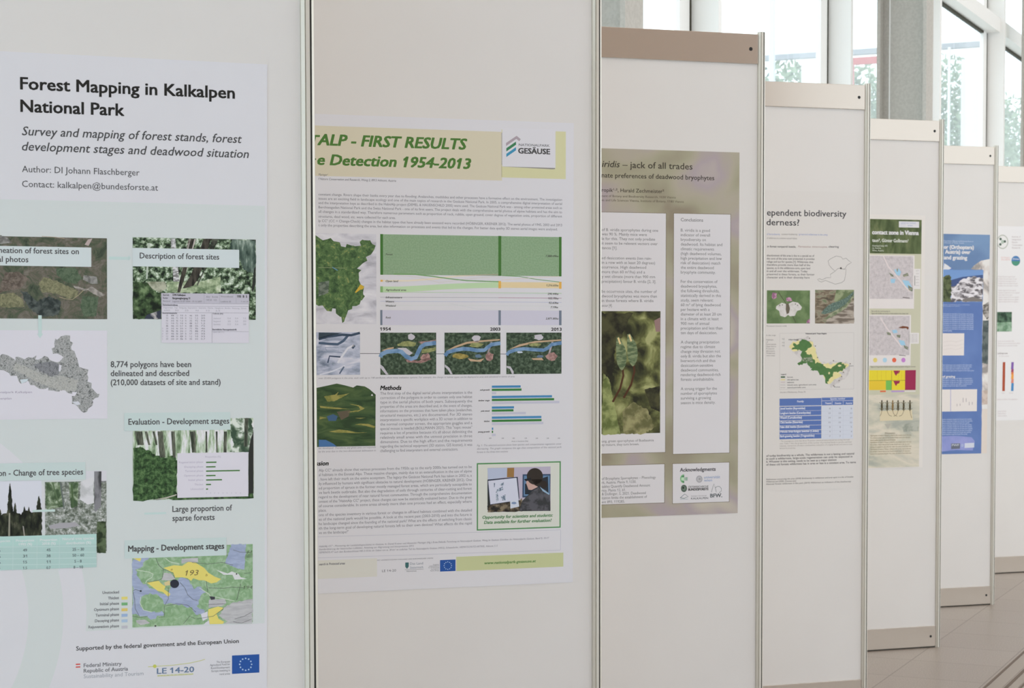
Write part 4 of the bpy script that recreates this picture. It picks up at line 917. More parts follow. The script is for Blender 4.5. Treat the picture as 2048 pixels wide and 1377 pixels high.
t.ell(*at_(420, 585), 7.2, 8.8, ink(112, 166, 118)); t.poly(z([(430, 450), (560, 450), (560, 720), (430, 720)]), WB, 1); t.ell(*at_(400, 590), 4, 5, ink(176, 208, 176), 1); t.poly(z([(350, 540), (425, 470), (432, 540)]), ink(72, 124, 86), 2); t.poly(z([(350, 640), (430, 650), (428, 715)]), ink(72, 124, 86), 2); t.rect(1370.5, 955, 1375, 962, ink(140, 166, 150), 2)
t.ell(*at_(895, 595), 6.4, 7.2, ink(160, 160, 164)); t.ell(*at_(895, 595), 4.4, 5, ink(178, 178, 180), 1); t.ell(*at_(905, 590), 2, 2.2, ink(150, 150, 152), 2)
t.text('universität', 1408, 1440, 957.8, 5.2, ink(146, 160, 186), .03); t.text('wien', 1408, 1424, 963.8, 5.2, ink(146, 160, 186), .03)
t.ell(*at_(425, 880), 6.1, 7.4, ink(82, 96, 86)); t.ell(*at_(430, 880), 3.2, 4, ink(104, 120, 108), 1); t.ell(*at_(405, 862), 1.6, 2, ink(34, 40, 36), 2)
t.text('ÖSTERREICHISCHE', 1376.5, 1416.5, 976.4, 3.6, ink(104, 104, 104), .03); t.text('BUNDESFORSTE', 1376.5, 1416.5, 982, 4.4, ink(70, 70, 70), .08)
t.line(z([(310, 1170), (450, 1050), (555, 1130), (430, 1185), (310, 1170)]), 1.0, ink(84, 104, 108)); t.line(z([(310, 1215), (550, 1205)]), .7, ink(130, 150, 156)); t.text('Nationalpark Oberösterreich', 1382, 1413, 993.8, 2.0, INK3); t.text('KALKALPEN', 1382, 1416, 999.6, 3.6, ink(90, 92, 96), .03)
BG_ = ink(112, 120, 120); t.line(z([(1265, 1000), (1290, 900), (1345, 735), (1385, 860), (1415, 1000)]), .9, BG_); t.line(z([(1390, 860), (1440, 820), (1510, 820), (1570, 880), (1570, 960), (1510, 1000), (1560, 1060)]), .9, BG_); t.text('BFW.', 1420.5, 1444, 995.6, 7.2, ink(96, 102, 104), .06)
t.done(b4)

# ================================================================ poster: plain paper with butterfly and lizard
Dd = Poster(4, (1719, 385), 0.0, 'paper_poster', 'plain white paper poster with butterfly and lizard pictures and a blue table', 'poster', PAPER3, group='posters on the exhibition panels')
z = zm(4.59, 1520, 400); z2 = zm(4.05, 1520, 640)
DT = ink(66, 66, 68); T3 = ink(118, 116, 112)
t = Dd.g('title_text', 2); t.text('ependent biodiversity', 1534, 1692.5, 431.2, 12.4, DT, .02); t.text('derness?', 1533, 1598.5, 450.6, 12.4, DT, .02); t.done()
t = Dd.g('author_text', 2); BLK = ink(112, 130, 176)
t.text('of the biodiversity', 1533.5, 1560, 470.2, 3.4, BLK); t.text('common biodiversity', 1563, 1595, 470.2, 3.4, T3); t.text('(protected wilderness in the area)', 1597.5, 1655, 470.6, 3.4, BLK)
t.text('of wilderness in a common natural habitat', 1533.5, 1594, 478, 3.4, T3); t.done(); t = Dd.g('keyword_text', 2); t.text('in forest nonpareil beetle,', 1534.5, 1592, 495, 3.8, ink(84, 84, 82), .03); t.text('Parnassius mnemosyne,', 1596, 1655, 495.2, 3.8, ink(146, 120, 112), 0, True); t.text('clearing', 1657, 1677.5, 495.4, 3.8, ink(84, 84, 82), .03); t.done()
t = Dd.g('body_text', 2)
for i, (s_, e) in enumerate((('abandonment of this area is due to a special set of', 497), ('the core of the area now protected, it provides', 500), ('refuge and sun for species [1]. Wilderness sites', 488), ('therefore provide more than half of the', 460), ('species, as in the wilderness core, open land', 460), ('in and all over the wilderness. Today', 435), ('preserved in these forests, as their former', 500), ('character and in their diversity here', 455))):
    t.text(s_, 1533.5, 1520 + e / 4.59, 513 + i * 6.28, 3.9, ink(104, 102, 100), .02)
t.done()
m = Dd.g('outline_map', 2)
m.line(z([(625, 560), (650, 540), (700, 515), (745, 525), (760, 545), (790, 535), (815, 560), (840, 575), (800, 600), (775, 640), (745, 630), (715, 630), (690, 655), (660, 630), (635, 600), (625, 560)]), .8, ink(140, 138, 134))
m.line(z([(740, 635), (790, 635), (785, 690), (775, 740), (750, 760), (690, 775), (640, 755), (600, 740), (565, 755), (540, 745), (525, 730), (550, 725), (570, 735), (610, 715), (650, 715), (645, 685), (690, 655)]), .8, ink(140, 138, 134))
m.ell(*z([(742, 628)])[0], 1.9, 1.9, ink(60, 58, 54), 1); m.done()
p = Dd.g('butterfly_photograph', 2); p.rect(1533.5, 581, 1619.8, 647.5, MEADOW)
p.line(z([(170, 850), (230, 940), (300, 1070), (330, 1130)]), 1.4, ink(78, 82, 60), 1)
for pts in (blob(130, 880, 24, 32), blob(265, 915, 30, 22), [(430, 1110), (458, 1090), (458, 1132), (425, 1132)]): p.poly(z(pts), noisemat('pink_flower_print', [(.4, (150, 92, 128)), (.6, (196, 140, 172))], 80, 4), 2)
WG = noisemat('white_wing_print', [(.2, (186, 184, 176)), (.6, (204, 202, 198))], 60, 4)
p.poly(z([(250, 960), (200, 945), (150, 975), (145, 1000), (175, 1020), (185, 1065), (230, 1078), (255, 1060)]), WG, 3)
p.poly(z([(252, 960), (300, 935), (350, 945), (385, 985), (375, 1010), (340, 1020), (320, 1065), (275, 1070), (255, 1055)]), WG, 3)
p.poly(z([(238, 955), (262, 950), (275, 1000), (265, 1040), (245, 1050), (236, 1010)]), ink(98, 92, 78), 4)
for x, y in ((180, 968), (205, 965), (325, 957), (345, 968)): p.ell(*z([(x, y)])[0], 1.2, .9, ink(92, 88, 82), 4)
p.done()
p = Dd.g('lizard_photograph', 2); p.rect(1630, 580, 1707.8, 647.5, LEAFLIT)
p.poly(z([(720, 990), (862, 930), (862, 1135), (600, 1135), (650, 1060)]), noisemat('wood_print', [(.4, (112, 100, 86)), (.6, (170, 158, 142))], 30, 5, 0, rotz=-.6, stretch=(.6, 3, 1)), 1)
p.poly(z([(700, 826), (862, 826), (862, 900), (760, 960), (680, 930)]), noisemat('leaf_green_print', [(.4, (96, 118, 72)), (.6, (140, 154, 108))], 30, 5), 1)
p.poly(z([(560, 1042), (585, 1008), (622, 972), (668, 946), (722, 930), (790, 898), (862, 838), (862, 866), (806, 935), (768, 980), (704, 1010), (642, 1036), (592, 1052)]), LIZSKIN, 2)
p.poly(z([(640, 1045), (720, 1000), (790, 955), (862, 850), (862, 880), (800, 985), (740, 1030), (670, 1070), (600, 1100), (610, 1080)]), noisemat('lizard_body_print', [(.4, (104, 122, 84)), (.6, (148, 154, 118))], 60, 4), 2)
p.done()
t = Dd.g('caption_text', 2); t.text('Parnassius: Lacerta viridis', 1533, 1573.5, 653.8, 2.8, T3, 0, True); t.done(); t = Dd.g('side_text', 2)
for i, s_ in enumerate(('In the map:', '', 'Habitats', 'of', 'Forest species', 'Open land in', 'Protected', '(biotope),', 'Wilderness', 'core areas')):
    if s_: t.text(s_, 1532.5, 1532.5 + min(19.5, len(s_) * 1.75), 672.4 + i * 4.5, 2.9, T3)
t.done(); t = Dd.g('caption_text', 2); t.text('Sources of Biodiversity, Donau 24.', 1560, 1611, 786.5, 3, T3, 0, True); t.done()
m = Dd.g('habitat_map', 2)
fr = ink(184, 182, 178)
for a_, b_ in (((1559.5, 667), (1707.7, 665.6)), ((1559.5, 779.6), (1707.7, 778.6)), ((1559.5, 667), (1559.3, 779.6)), ((1707.7, 665.6), (1707.5, 778.6))): m.line([a_, b_], .6, fr)
m.text('National park Thaya Region', 1611.5, 1653, 669, 2.8, INK2, .05)
m.poly(z2([(240, 210), (265, 180), (310, 150), (395, 130), (425, 170), (442, 230), (465, 290), (490, 340), (530, 345), (590, 335), (650, 348), (700, 335), (722, 365), (728, 400), (700, 470), (650, 495), (620, 520), (580, 550), (535, 515), (530, 490), (600, 440), (400, 380), (260, 250)]), noisemat('grey_region_print', [(.4, (188, 184, 180)), (.6, (202, 198, 194))], 60, 4), 1)
m.poly(z2([(236, 220), (258, 190), (300, 170), (430, 180), (450, 260), (470, 320), (500, 360), (640, 350), (722, 360), (690, 400), (640, 430), (660, 460), (600, 485), (560, 520), (530, 500), (500, 420), (380, 340), (350, 250), (260, 250)]), noisemat('habitat_yellow_ink', [(.3, (210, 202, 146)), (.7, (216, 208, 152))], 60, 3), 2)
m.poly(z2([(270, 190), (300, 200), (350, 155), (412, 188), (420, 215), (390, 230), (368, 255), (380, 282), (420, 285), (442, 320), (450, 352), (490, 350), (530, 382), (580, 392), (620, 362), (660, 345), (702, 370), (660, 420), (620, 425), (590, 440), (570, 475), (540, 500), (548, 520), (530, 500), (525, 465), (480, 435), (470, 425), (430, 413), (405, 412), (420, 395), (380, 345), (345, 368), (298, 360), (335, 335), (328, 290), (345, 250), (258, 245), (280, 225), (265, 205)]), noisemat('habitat_green_ink', [(.3, (74, 112, 64)), (.7, (82, 120, 70))], 60, 3), 3)
m.poly(z2(blob(400, 245, 18, 13)), ink(214, 205, 148), 4); m.poly(z2(blob(560, 432, 8, 9)), ink(206, 200, 150), 4); m.poly(z2(blob(645, 372, 14, 9)), ink(206, 200, 150), 4); m.poly(z2([(340, 310), (420, 300), (430, 345), (345, 335)]), noisemat('mixed_print', [(.4, (84, 118, 74)), (.6, (150, 160, 130))], 140, 4), 4)
for x, y in ((400, 150), (448, 213), (465, 306), (595, 332), (730, 357), (675, 425), (640, 492), (596, 535), (660, 460)): m.ell(*z2([(x, y)])[0], 1.3, 1.2, ink(120, 112, 104), 5)
m.text('Hardegg', 1577.5, 1597, 681, 2.6, INK2, .04, k=5); m.text('Znaim', 1698, 1707, 733.4, 2.4, INK2, k=5); m.text('Retz', 1668, 1680, 775.6, 2.4, INK2, k=5)
m.poly(z2([(186, 145), (200, 140), (200, 225), (186, 225)]), ink(200, 199, 196), 1)
for y in (160, 190, 214): m.text('N', 1564.5, 1568.5, 640 + y / 4.05, 2.2, T3, k=2)
m.text('Legend', 1562, 1572, 750.4, 2.4, INK2, .04, k=2)
for i, (cc, s_, e) in enumerate((((58, 92, 62), 'forest', 266), ((212, 202, 150), 'other agrarian areas', 312), ((196, 188, 186), 'settlements', 275), (None, 'natural zone, agricultural core area', 455), (None, 'national park buffer zone', 368))):
    y = 465 + i * 21.3
    if cc: m.rect(1520 + 168 / 4.05, 640 + (y - 6) / 4.05, 1520 + 203 / 4.05, 640 + (y + 5) / 4.05, ink(*cc), 2)
    else: m.line(z2([(165, y), (205, y)]), .6, ink(150, 148, 146), 2)
    m.text(s_, 1520 + 220 / 4.05, 1520 + e / 4.05, 640 + (y + 4.5) / 4.05, 2.4, INK2, .02, k=2)
m.done(label='green and yellow map of a winding valley')
tb = Dd.g('table', 2); TB = ink(86, 112, 170); TG = ink(196, 202, 212)
tb.rect(1559, 798, 1642.8, 812.6, TB); tb.rect(1643.5, 796, 1706.2, 811.3, TB); tb.rect(1643.5, 812.6, 1706.2, 879, TG)
tb.line([(1644, 802.2), (1706, 801.6)], .7, WHITE, 1)
for x in (1664.5, 1686.4): tb.line([(x, 802.5), (x - .3, 812)], .6, WHITE, 1); tb.line([(x, 813), (x - .4, 879)], .5, ink(182, 188, 200), 1)
for y0, y1 in ((705, 740), (742, 778), (783, 818), (822, 858), (861, 897), (901, 930), (933, 969)):
    tb.rect(1559, 640 + y0 / 4.05, 1642.6, 640 + y1 / 4.05, TB)
    tb.line(z2([(498, y1 + 2), (752, y1 - 2)]), .4, ink(182, 188, 200), 1)
WT = ink(200, 204, 214)
tb.text('Family', 1594.5, 1607.5, 805.2, 3.6, WT, .05, k=1); tb.text('Species number', 1660.5, 1690.5, 799.8, 3.2, WT, .05, k=2)
for s_, x0 in (('Thayatal', 1650), ('Danube', 1670), ('Austria', 1691.5)): tb.text(s_, x0, x0 + 12.5, 808.6, 3.2, WT, .05, k=2)
for i, (s_, e) in enumerate((('Jewel beetles (Buprestidae)', 365), ('Longhorn beetles (Cerambycidae)', 410), ('Weevil (Curculionidae)', 338), ('Click beetles (Elateridae)', 345), ('False click beetles (Eucnemidae)', 400), ('Minute tree-fungus beetles (Ciidae)', 475), ('Bark-gnawing beetles (Trogossitidae)', 440))):
    y = 640 + (728 + i * 37.4) / 4.05
    tb.text(s_, 1560.3, 1520 + e / 4.05, y, 4.2, WT, .06, k=1)
    for x in (1661, 1681.5, 1704): tb.text(('8', '23', '31', '32', '5', '4', '7')[i], x - (2.6 if i in (0, 4, 5, 6) else 4.4), x, y - .6, 3.0, ink(130, 134, 142), k=1)
tb.done()
t = Dd.g('footnote_text', 2)
for i, (s_, e) in enumerate((('¹ The investigations show that about 70 species, connected and protected are among the most', 726), ('rare. Table 1 lists the proportion of the number of protected family in species and their', 744), ('habitats, connection of insect communities, indicators of original forest and nature area', 746), ('between forest and area', 286))): t.text(s_, 1559.5, 1520 + e / 4.05, 884.6 + i * 4.7, 3.0, ink(150, 146, 140))
t.done()
t = Dd.g('conclusion_text', 2)
for i, (s_, e) in enumerate((('of today biodiversity as a whole. The wilderness is not a lasting and natural', 762), ('in such a wilderness, large-scale regeneration can only be expected in', 748), ('it. Whoever in this setting, needs to be seen as a major element', 620), ('of these old forests wilderness has in area or less is a constant area. To name', 776))): t.text(s_, 1532.5, 1520 + e / 4.05, 914.2 + i * 5.9, 3.9, ink(92, 90, 88), .03)
t.done(); t = Dd.g('reference_text', 2)
for i, (s_, e) in enumerate((('References concerning the area (2018) Biodiversity in wilderness and area open in a list of beetles', 756), ('Wilderness and (2020). Common (ed.)', 292), ('National forests wilderness in the park (2019) Wilderness as indicators of the biodiversity', 738))): t.text(s_, 1532.5, 1520 + e / 4.05, 961 + i * 4.7, 3.0, ink(112, 110, 106), .02, True)
t.done()

# ================================================================ poster: contact zone, newts
Ee = Poster(5, (1850.5, 431.5), 0.004, 'poster', 'poster with dark green header, grey street maps and six newts', 'poster', ink(211, 208, 203), group='posters on the exhibition panels')
z = zm(4.918, 1730, 420); z2 = zm(4.918, 1730, 680)
bgp = Ee.g('landscape_background', 1); q0 = Ee.L(1843, 470)[0]
bgp.quad(-.36, Ee.L(1840, 934)[1], q0, Ee.L(1843, 440)[1], ink(188, 188, 166)); bgp.quad(-.36, Ee.L(1838, 934)[1], q0, Ee.L(1838, 789)[1], PALELAND, 1)
bgp.poly(z2([(360, 840), (460, 815), (530, 800), (528, 900), (380, 905)]), noisemat('grey_hill_print', [(.4, (140, 148, 132)), (.6, (172, 176, 160))], 20, 5), 2)
bgp.poly(z2([(190, 830), (260, 825), (225, 880)]), ink(172, 170, 158), 2)
bgp.done(label='pale landscape print behind the lower half')
h = Ee.g('header_picture', 3); h.quad(-.36, Ee.L(1744, 507)[1], q0, Ee.L(1843, 440.5)[1], GRASSHD); h.done(label='dark green grass strip')
t = Ee.g('title_text', 5); t.text('contact zone in Vienna', 1744.5, 1837, 468.6, 8.2, WHITE, .08); t.text('taun², Günter Gollmann¹', 1744.5, 1816.5, 484, 6.4, ink(198, 202, 194), .05)
for s_, e, y in (('Herpetological Society, 1010', 220, 493.2), ('na, Austria', 156, 497.8), ('Wien, Austria', 184, 502.8)): t.text(s_, 1744.5, 1730 + e / 4.918, y, 3.2, ink(190, 196, 182), .02)
t.done()
lg = Ee.g('logo_card', 5); lg.rect(1797.7, 442.8, 1838.2, 455, ink(206, 206, 210)); lg.text('universität', 1802, 1832, 447.6, 3.4, ink(150, 160, 190), k=1); lg.text('wien', 1815, 1825, 452.6, 3.4, ink(150, 160, 190), k=1)
for i in range(3): lg.line([(1800, 445.5 + i * 3.4), (1811, 446 + i * 3.4)], .5, ink(176, 180, 196), 1)
lg.done()
def citymap(x1, y0, y1, yw, zz, kk, lx, nm):
    q = Ee.g(nm, 4); xr = Ee.L(x1 + 3, (y0 + y1) / 2)[0]
    q.quad(-.34, Ee.L(1744, yw)[1], xr, Ee.L(1744, y0 - 2)[1], ink(212, 208, 206)); q.quad(-.34, Ee.L(1744, y1)[1], Ee.L(x1, y1)[0], Ee.L(1744, y0)[1], CITYMAP, 1)
    q.rect(lx[0], lx[1], lx[2], lx[3], ink(212, 210, 208), 1)
    for i in range(6): q.text('Legende', lx[0] + 3, lx[2] - 3, lx[1] + 4.5 + i * (lx[3] - lx[1] - 5) / 6, 2.2, ink(168, 164, 162), k=2)
    return q
BLU2 = ink(150, 190, 212)
q = citymap(1825.6, 512, 598, 617.5, z, 0, (1828.5, 538, 1840.8, 578.5), 'street_map')
q.line(z([(180, 455), (230, 560), (300, 640), (400, 760), (440, 800)]), 3, ink(208, 200, 200), 2)
for pts in ([(285, 590), (330, 580), (355, 610), (340, 650), (310, 640)], [(365, 690), (430, 700), (460, 760), (430, 780), (390, 740)], [(250, 680), (300, 680), (290, 720), (255, 720)]): q.poly(z(pts), BLU2, 3)
for pts in ([(235, 615), (275, 640), (285, 660), (255, 655)], [(420, 740), (470, 770), (465, 805), (430, 790)], [(310, 580), (325, 580), (322, 610), (312, 606)], [(370, 640), (420, 620), (430, 650), (380, 660)]): q.poly(z(pts), noisemat('map_mark_print', [(.4, (92, 110, 96)), (.6, (150, 150, 120))], 150, 4), 4)
q.poly(z([(370, 858), (440, 866), (440, 872), (370, 866)]), ink(90, 80, 76), 4); q.poly(z([(486, 648), (492, 648), (492, 745), (486, 745)]), ink(120, 118, 116), 4)
q.done(label='grey street map with blue patches, upper one')
t = Ee.g('caption_text', 5)
for y, e in ((624, 245), (628.6, 425)): t.text('Figure with localities and density of newt samples in the contact zone' if e > 300 else 'Records by community in', 1743, 1730 + e / 4.918, y, 2.8, ink(126, 124, 112), .02)
t.done()
q = citymap(1818.6, 632, 711, 732, z, 0, (1817.5, 666, 1838, 688), 'street_map')
q.line(z([(150, 1060), (210, 1160), (290, 1260), (360, 1350)]), 3, ink(208, 200, 200), 2)
for pts in ([(265, 1185), (310, 1180), (320, 1210), (280, 1215)], [(330, 1280), (385, 1290), (400, 1340), (350, 1330)]): q.poly(z(pts), BLU2, 3)
for pts in ([(210, 1200), (250, 1210), (255, 1235), (222, 1232)], [(310, 1230), (350, 1230), (345, 1260), (315, 1255)], [(380, 1330), (425, 1350), (420, 1378), (385, 1360)]): q.poly(z(pts), noisemat('map_mark_print', [(.4, (92, 110, 96)), (.6, (150, 150, 120))], 150, 4), 4)
q.poly(z([(325, 1160), (370, 1143), (425, 1150), (430, 1165), (420, 1180), (405, 1165), (370, 1168)]), ink(112, 66, 44), 4)
q.poly(z2([(335, 150), (400, 155), (400, 160), (335, 155)]), ink(80, 76, 76), 4)
for x, cc in ((100, (212, 198, 116)), (195, (164, 198, 216)), (287, (212, 100, 70)), (377, (184, 126, 192))): q.ell(*z2([(x, 200)])[0], 4.2, 4.6, ink(*cc), 3)
q.done(label='grey street map with four coloured dots below, lower one')
t = Ee.g('caption_text', 5); t.text('Figure 2: Proportion of hybrid classes in every population along the transect', 1741.5, 1831, 735.5, 2.8, ink(126, 124, 112), .02); t.done()
c = Ee.g('cluster_plot', 5); YE = ink(222, 200, 52); OY = ink(224, 186, 54); MA = ink(146, 42, 76)
c.poly(z2([(-200, 300), (395, 300), (395, 400), (-200, 404)]), YE); c.poly(z2([(-200, 403), (205, 402), (205, 495), (-200, 497)]), OY); c.poly(z2([(205, 402), (260, 401), (260, 495), (205, 495)]), ink(112, 178, 84)); c.poly(z2([(260, 400), (395, 400), (393, 494), (260, 495)]), YE)
c.poly(z2([(395, 300), (500, 298), (497, 494), (393, 494)]), MA)
for oy in (0, 100): c.poly(z2([(278, 304 + oy), (345, 304 + oy), (335, 330 + oy), (318, 334 + oy), (305, 356 + oy), (294, 340 + oy), (286, 322 + oy)]), MA, 1)
BK = ink(104, 84, 48)
c.line(z2([(-200, 404), (395, 400)]), .6, BK, 2); c.line(z2([(262, 300), (261, 495)]), .6, BK, 2)
for x in (120, 160, 205, 330, 360, 385): c.line(z2([(x, 302), (x, 398)]), .35, ink(190, 160, 50), 2)
c.poly(z2([(148, 500), (205, 499), (204, 515), (148, 516)]), ink(206, 110, 70)); c.poly(z2([(258, 500), (386, 498), (385, 514), (258, 516)]), ink(172, 146, 192)); c.poly(z2([(390, 498), (497, 497), (497, 513), (390, 514)]), ink(206, 202, 196)); c.done(label='yellow and maroon bar plot')
nw = Ee.g('newt_picture', 5); nw.poly(z2([(150, 700), (460, 690), (470, 790), (145, 800)]), ink(204, 194, 164))
for i, x in enumerate((165, 218, 272, 325, 380, 442)):
    cc = noisemat('newt_print', [(.4, (52, 46, 24)), (.6, (98, 84, 46))], 120, 4) if i != 2 else ink(128, 104, 62)
    nw.poly(z2([(x - 5, 597), (x, 592), (x + 5, 596), (x + 7, 612), (x + 5, 622), (x + 9, 640), (x + 10, 662), (x + 7, 682), (x + 3, 702), (x - 3, 702), (x - 8, 682), (x - 10, 662), (x - 9, 640), (x - 5, 622), (x - 7, 612)]), cc, 1)
    sg = 1 if i in (1, 2) else -1
    nw.line(z2([(x, 700), (x + 8 * sg, 725), (x + 22 * sg, 745), (x + 45 * sg, 752)] if i not in (0, 5) else ([(x, 700), (x - 6, 730), (x - 18, 752)] if i == 0 else [(x, 700), (x + 8, 740), (x + 16, 770)])), .9, ink(120, 108, 76), 1)
    for yy in (622, 682): nw.line(z2([(x - 22, yy - 6), (x - 8, yy + 4), (x + 8, yy + 4), (x + 22, yy - 6)]), 1.0, ink(84, 74, 44), 2)
nw.done(label='six brown newts side by side')
t = Ee.g('body_text', 5)
for i, e in enumerate((455, 448, 300, 455, 440, 455, 450, 445, 455)): t.text(('Hybridization of newts in Vienna is related to the contact zone in the area', 'the northern crested newt and the Danube crested newt in the city occur', 'between the populations along the river, where the newts of both kinds meet')[i % 3], 1740.5, 1730 + e / 4.918, 873.4 + i * 4.55, 2.9, ink(152, 142, 112), .02)
t.done(); t = Ee.g('heading_text', 5); t.text('Discussion', 1770, 1790, 868.4, 3, ink(132, 124, 100), .04); t.done()

# ================================================================ poster: blue, orthoptera
Ff = Poster(6, (1979.8, 470), 0.006, 'poster', 'blue poster with white text and a snowy mountain picture', 'poster', BLUEPRT, size=(0.841, 1.189), group='posters on the exhibition panels')
z = zm(4.918, 1730, 420); z2 = zm(4.918, 1730, 680)
ur = .4205
s_ = Ff.g('mountain_strip', 1); s_.poly(z([(1158, 585), (1240, 480), (1240, 1377)]) + z2([(1215, 1140), (1142, 1140), (1150, 560), (1152, 100)]) + z([(1156, 1100)]), SNOWSTRIP)
s_.poly(z([(1040, 585), (1080, 540), (1140, 500), (1240, 480), (1240, 600), (1160, 590)]), SNOWSTRIP, 1); s_.poly(z([(780, 520), (850, 575), (820, 590), (770, 590)]), ink(206, 208, 210), 1)
s_.poly(z([(1160, 940), (1220, 900), (1222, 1060), (1200, 1080), (1160, 1020)]), noisemat('dark_cliff_print', [(.4, (96, 92, 84)), (.6, (170, 164, 156))], 40, 5), 2)
s_.poly(z([(1158, 1090), (1222, 1090), (1214, 1377)]) + z2([(1212, 240), (1150, 230), (1152, 90)]), noisemat('dark_valley_print', [(.4, (70, 84, 84)), (.6, (100, 112, 108))], 30, 4), 2)
s_.poly(z2([(1150, 500), (1208, 495), (1206, 635), (1148, 640)]), noisemat('tan_rock_print', [(.4, (186, 164, 148)), (.6, (204, 186, 172))], 30, 4), 2); s_.poly(z2([(1150, 680), (1205, 680), (1200, 1140), (1143, 1140)]), ink(211, 202, 192), 2)
s_.done(label='pale mountain picture down the right edge')
h = Ff.g('sky_header', 1); h.poly(z([(200, 200), (1232, 244), (1229, 484), (1140, 500), (1075, 545), (1035, 590), (870, 592), (850, 570), (780, 525), (200, 530)]), noisemat('sky_header_print', [(.4, (92, 128, 178)), (.6, (106, 144, 190))], 4, 2), 2); h.done()
t = Ff.g('title_text', 5); t.text('or (Orthoptera)', 1888, 1947.3, 497.8, 7.4, WHITE, .08); t.text('Austria) over', 1890.5, 1940.5, 507.4, 7.4, WHITE, .08); t.text('and grazing', 1888, 1934, 518.8, 7.4, WHITE, .08)
t.text('Department of Botany and Biodiversity Research', 1888, 1946.6, 483.4, 2.8, ink(186, 198, 214)); t.text('University of Vienna, Austria', 1888, 1928, 487, 2.8, ink(186, 198, 214)); t.done()
p = Ff.g('mountain_photograph', 3); p.quad(-.3, Ff.L(1888, 604)[1], Ff.L(1966.2, 570)[0], Ff.L(1888, 539.3)[1], ink(112, 146, 194))
p.poly(z([(300, 660), (850, 690), (960, 660), (1160, 640), (1160, 720), (850, 780), (300, 760)]), ink(66, 84, 126), 1)
p.poly(z([(845, 760), (900, 740), (960, 680), (1060, 655), (1160, 670), (1160, 900), (960, 903), (845, 908)]), SNOW, 2)
p.poly(z([(300, 640), (775, 660), (820, 640), (848, 660), (850, 770), (842, 905), (300, 905)]), noisemat('slope_print', [(.35, (52, 66, 36)), (.65, (92, 106, 60))], 40, 5), 3)
p.poly(z([(960, 880), (1060, 855), (1155, 880), (1155, 903), (960, 903)]), ink(120, 116, 112), 3); p.done()
WL_ = ink(176, 190, 216)
t = Ff.g('body_text', 3)
for y, e in ((610.5, 1030), (613.5, 930)): t.text('Species of grasshoppers were recorded here', 1886.5, 1730 + e / 4.918, y, 2.0, WL_)
t.done(); t = Ff.g('body_text', 3)
for i in range(10): t.text('Orthoptera are abundant in the grassland with grazing', 1886, 1730 + (1065 if i < 9 else 855) / 4.918, 629.4 + i * 3.75, 2.6, WL_, .02)
t.done(); t = Ff.g('body_text', 3)
for i in range(4): t.text('Two habitat types were sampled on the alpine plots', 1885, 1730 + (1050, 1048, 1030, 1072)[i] / 4.918, 731.8 + i * 3.75, 2.6, WL_, .02)
t.done(); t = Ff.g('body_text', 3); t.text('of grazing', 1885, 1910, 755.6, 4, WHITE, .07)
for i in range(5): t.text('Abundance of species was higher on grazed plots', 1884.8, 1730 + (1052, 1060, 1060, 1050, 998)[i] / 4.918, 758.8 + i * 3.7, 2.6, WL_, .02)
t.done(); t = Ff.g('body_text', 3)
for i in range(9): t.text('Species composition changed over the years due to grazing', 1884.6, 1730 + (1048, 1055, 1025, 1048, 1050, 1055, 1050, 1040, 1005)[i] / 4.918, 840.6 + i * 3.75, 2.6, WL_, .02)
t.done()
c = Ff.g('line_chart', 3); c.quad(-.3, Ff.L(1887, 711.5)[1], Ff.L(1928.2, 690)[0], Ff.L(1887, 667)[1], ink(216, 210, 206))
for y in (1290, 1330, 1365): c.line(z([(770, y + 12), (840, y), (900, y + 10), (965, y - 10)]), .4, ink(190, 184, 180), 1)
c.done()
c = Ff.g('dot_chart', 3); c.quad(-.3, Ff.L(1887, 823.8)[1], Ff.L(1953.9, 800)[0], Ff.L(1887, 779.5)[1], ink(217, 211, 206)); c.line(z2([(842, 488), (842, 705)]), 1.2, ink(150, 150, 190), 1)
for x, y0, y1 in ((905, 630, 655), (935, 628, 650), (965, 570, 615), (995, 575, 612), (1025, 610, 645), (1055, 612, 640)):
    c.line(z2([(x, y0), (x, y1)]), 1.6, ink(172, 166, 166), 1)
c.done()
g = Ff.g('sponsor_logo', 3); g.poly(z2([(848, 1022), (935, 1020), (934, 1072), (847, 1076)]), ink(98, 104, 118)); g.text('FWF', 1904, 1918, 893, 4, ink(190, 196, 204), .04, k=1); g.done(); g = Ff.g('sponsor_logo', 3); g.poly(z2([(980, 1018), (1075, 1014), (1074, 1060), (979, 1066)]), ink(198, 204, 216)); g.ell(*z2([(958, 1040)])[0], 2.4, 3.4, ink(160, 172, 204)); g.poly(z2([(600, 960), (760, 950), (900, 945), (1050, 960), (1080, 1000), (1060, 1090), (900, 1085), (760, 1100), (600, 1100)]), noisemat('lilac_haze_ink', [(.3, (122, 136, 190)), (.7, (146, 152, 202))], 12, 4), -1)
g.done()

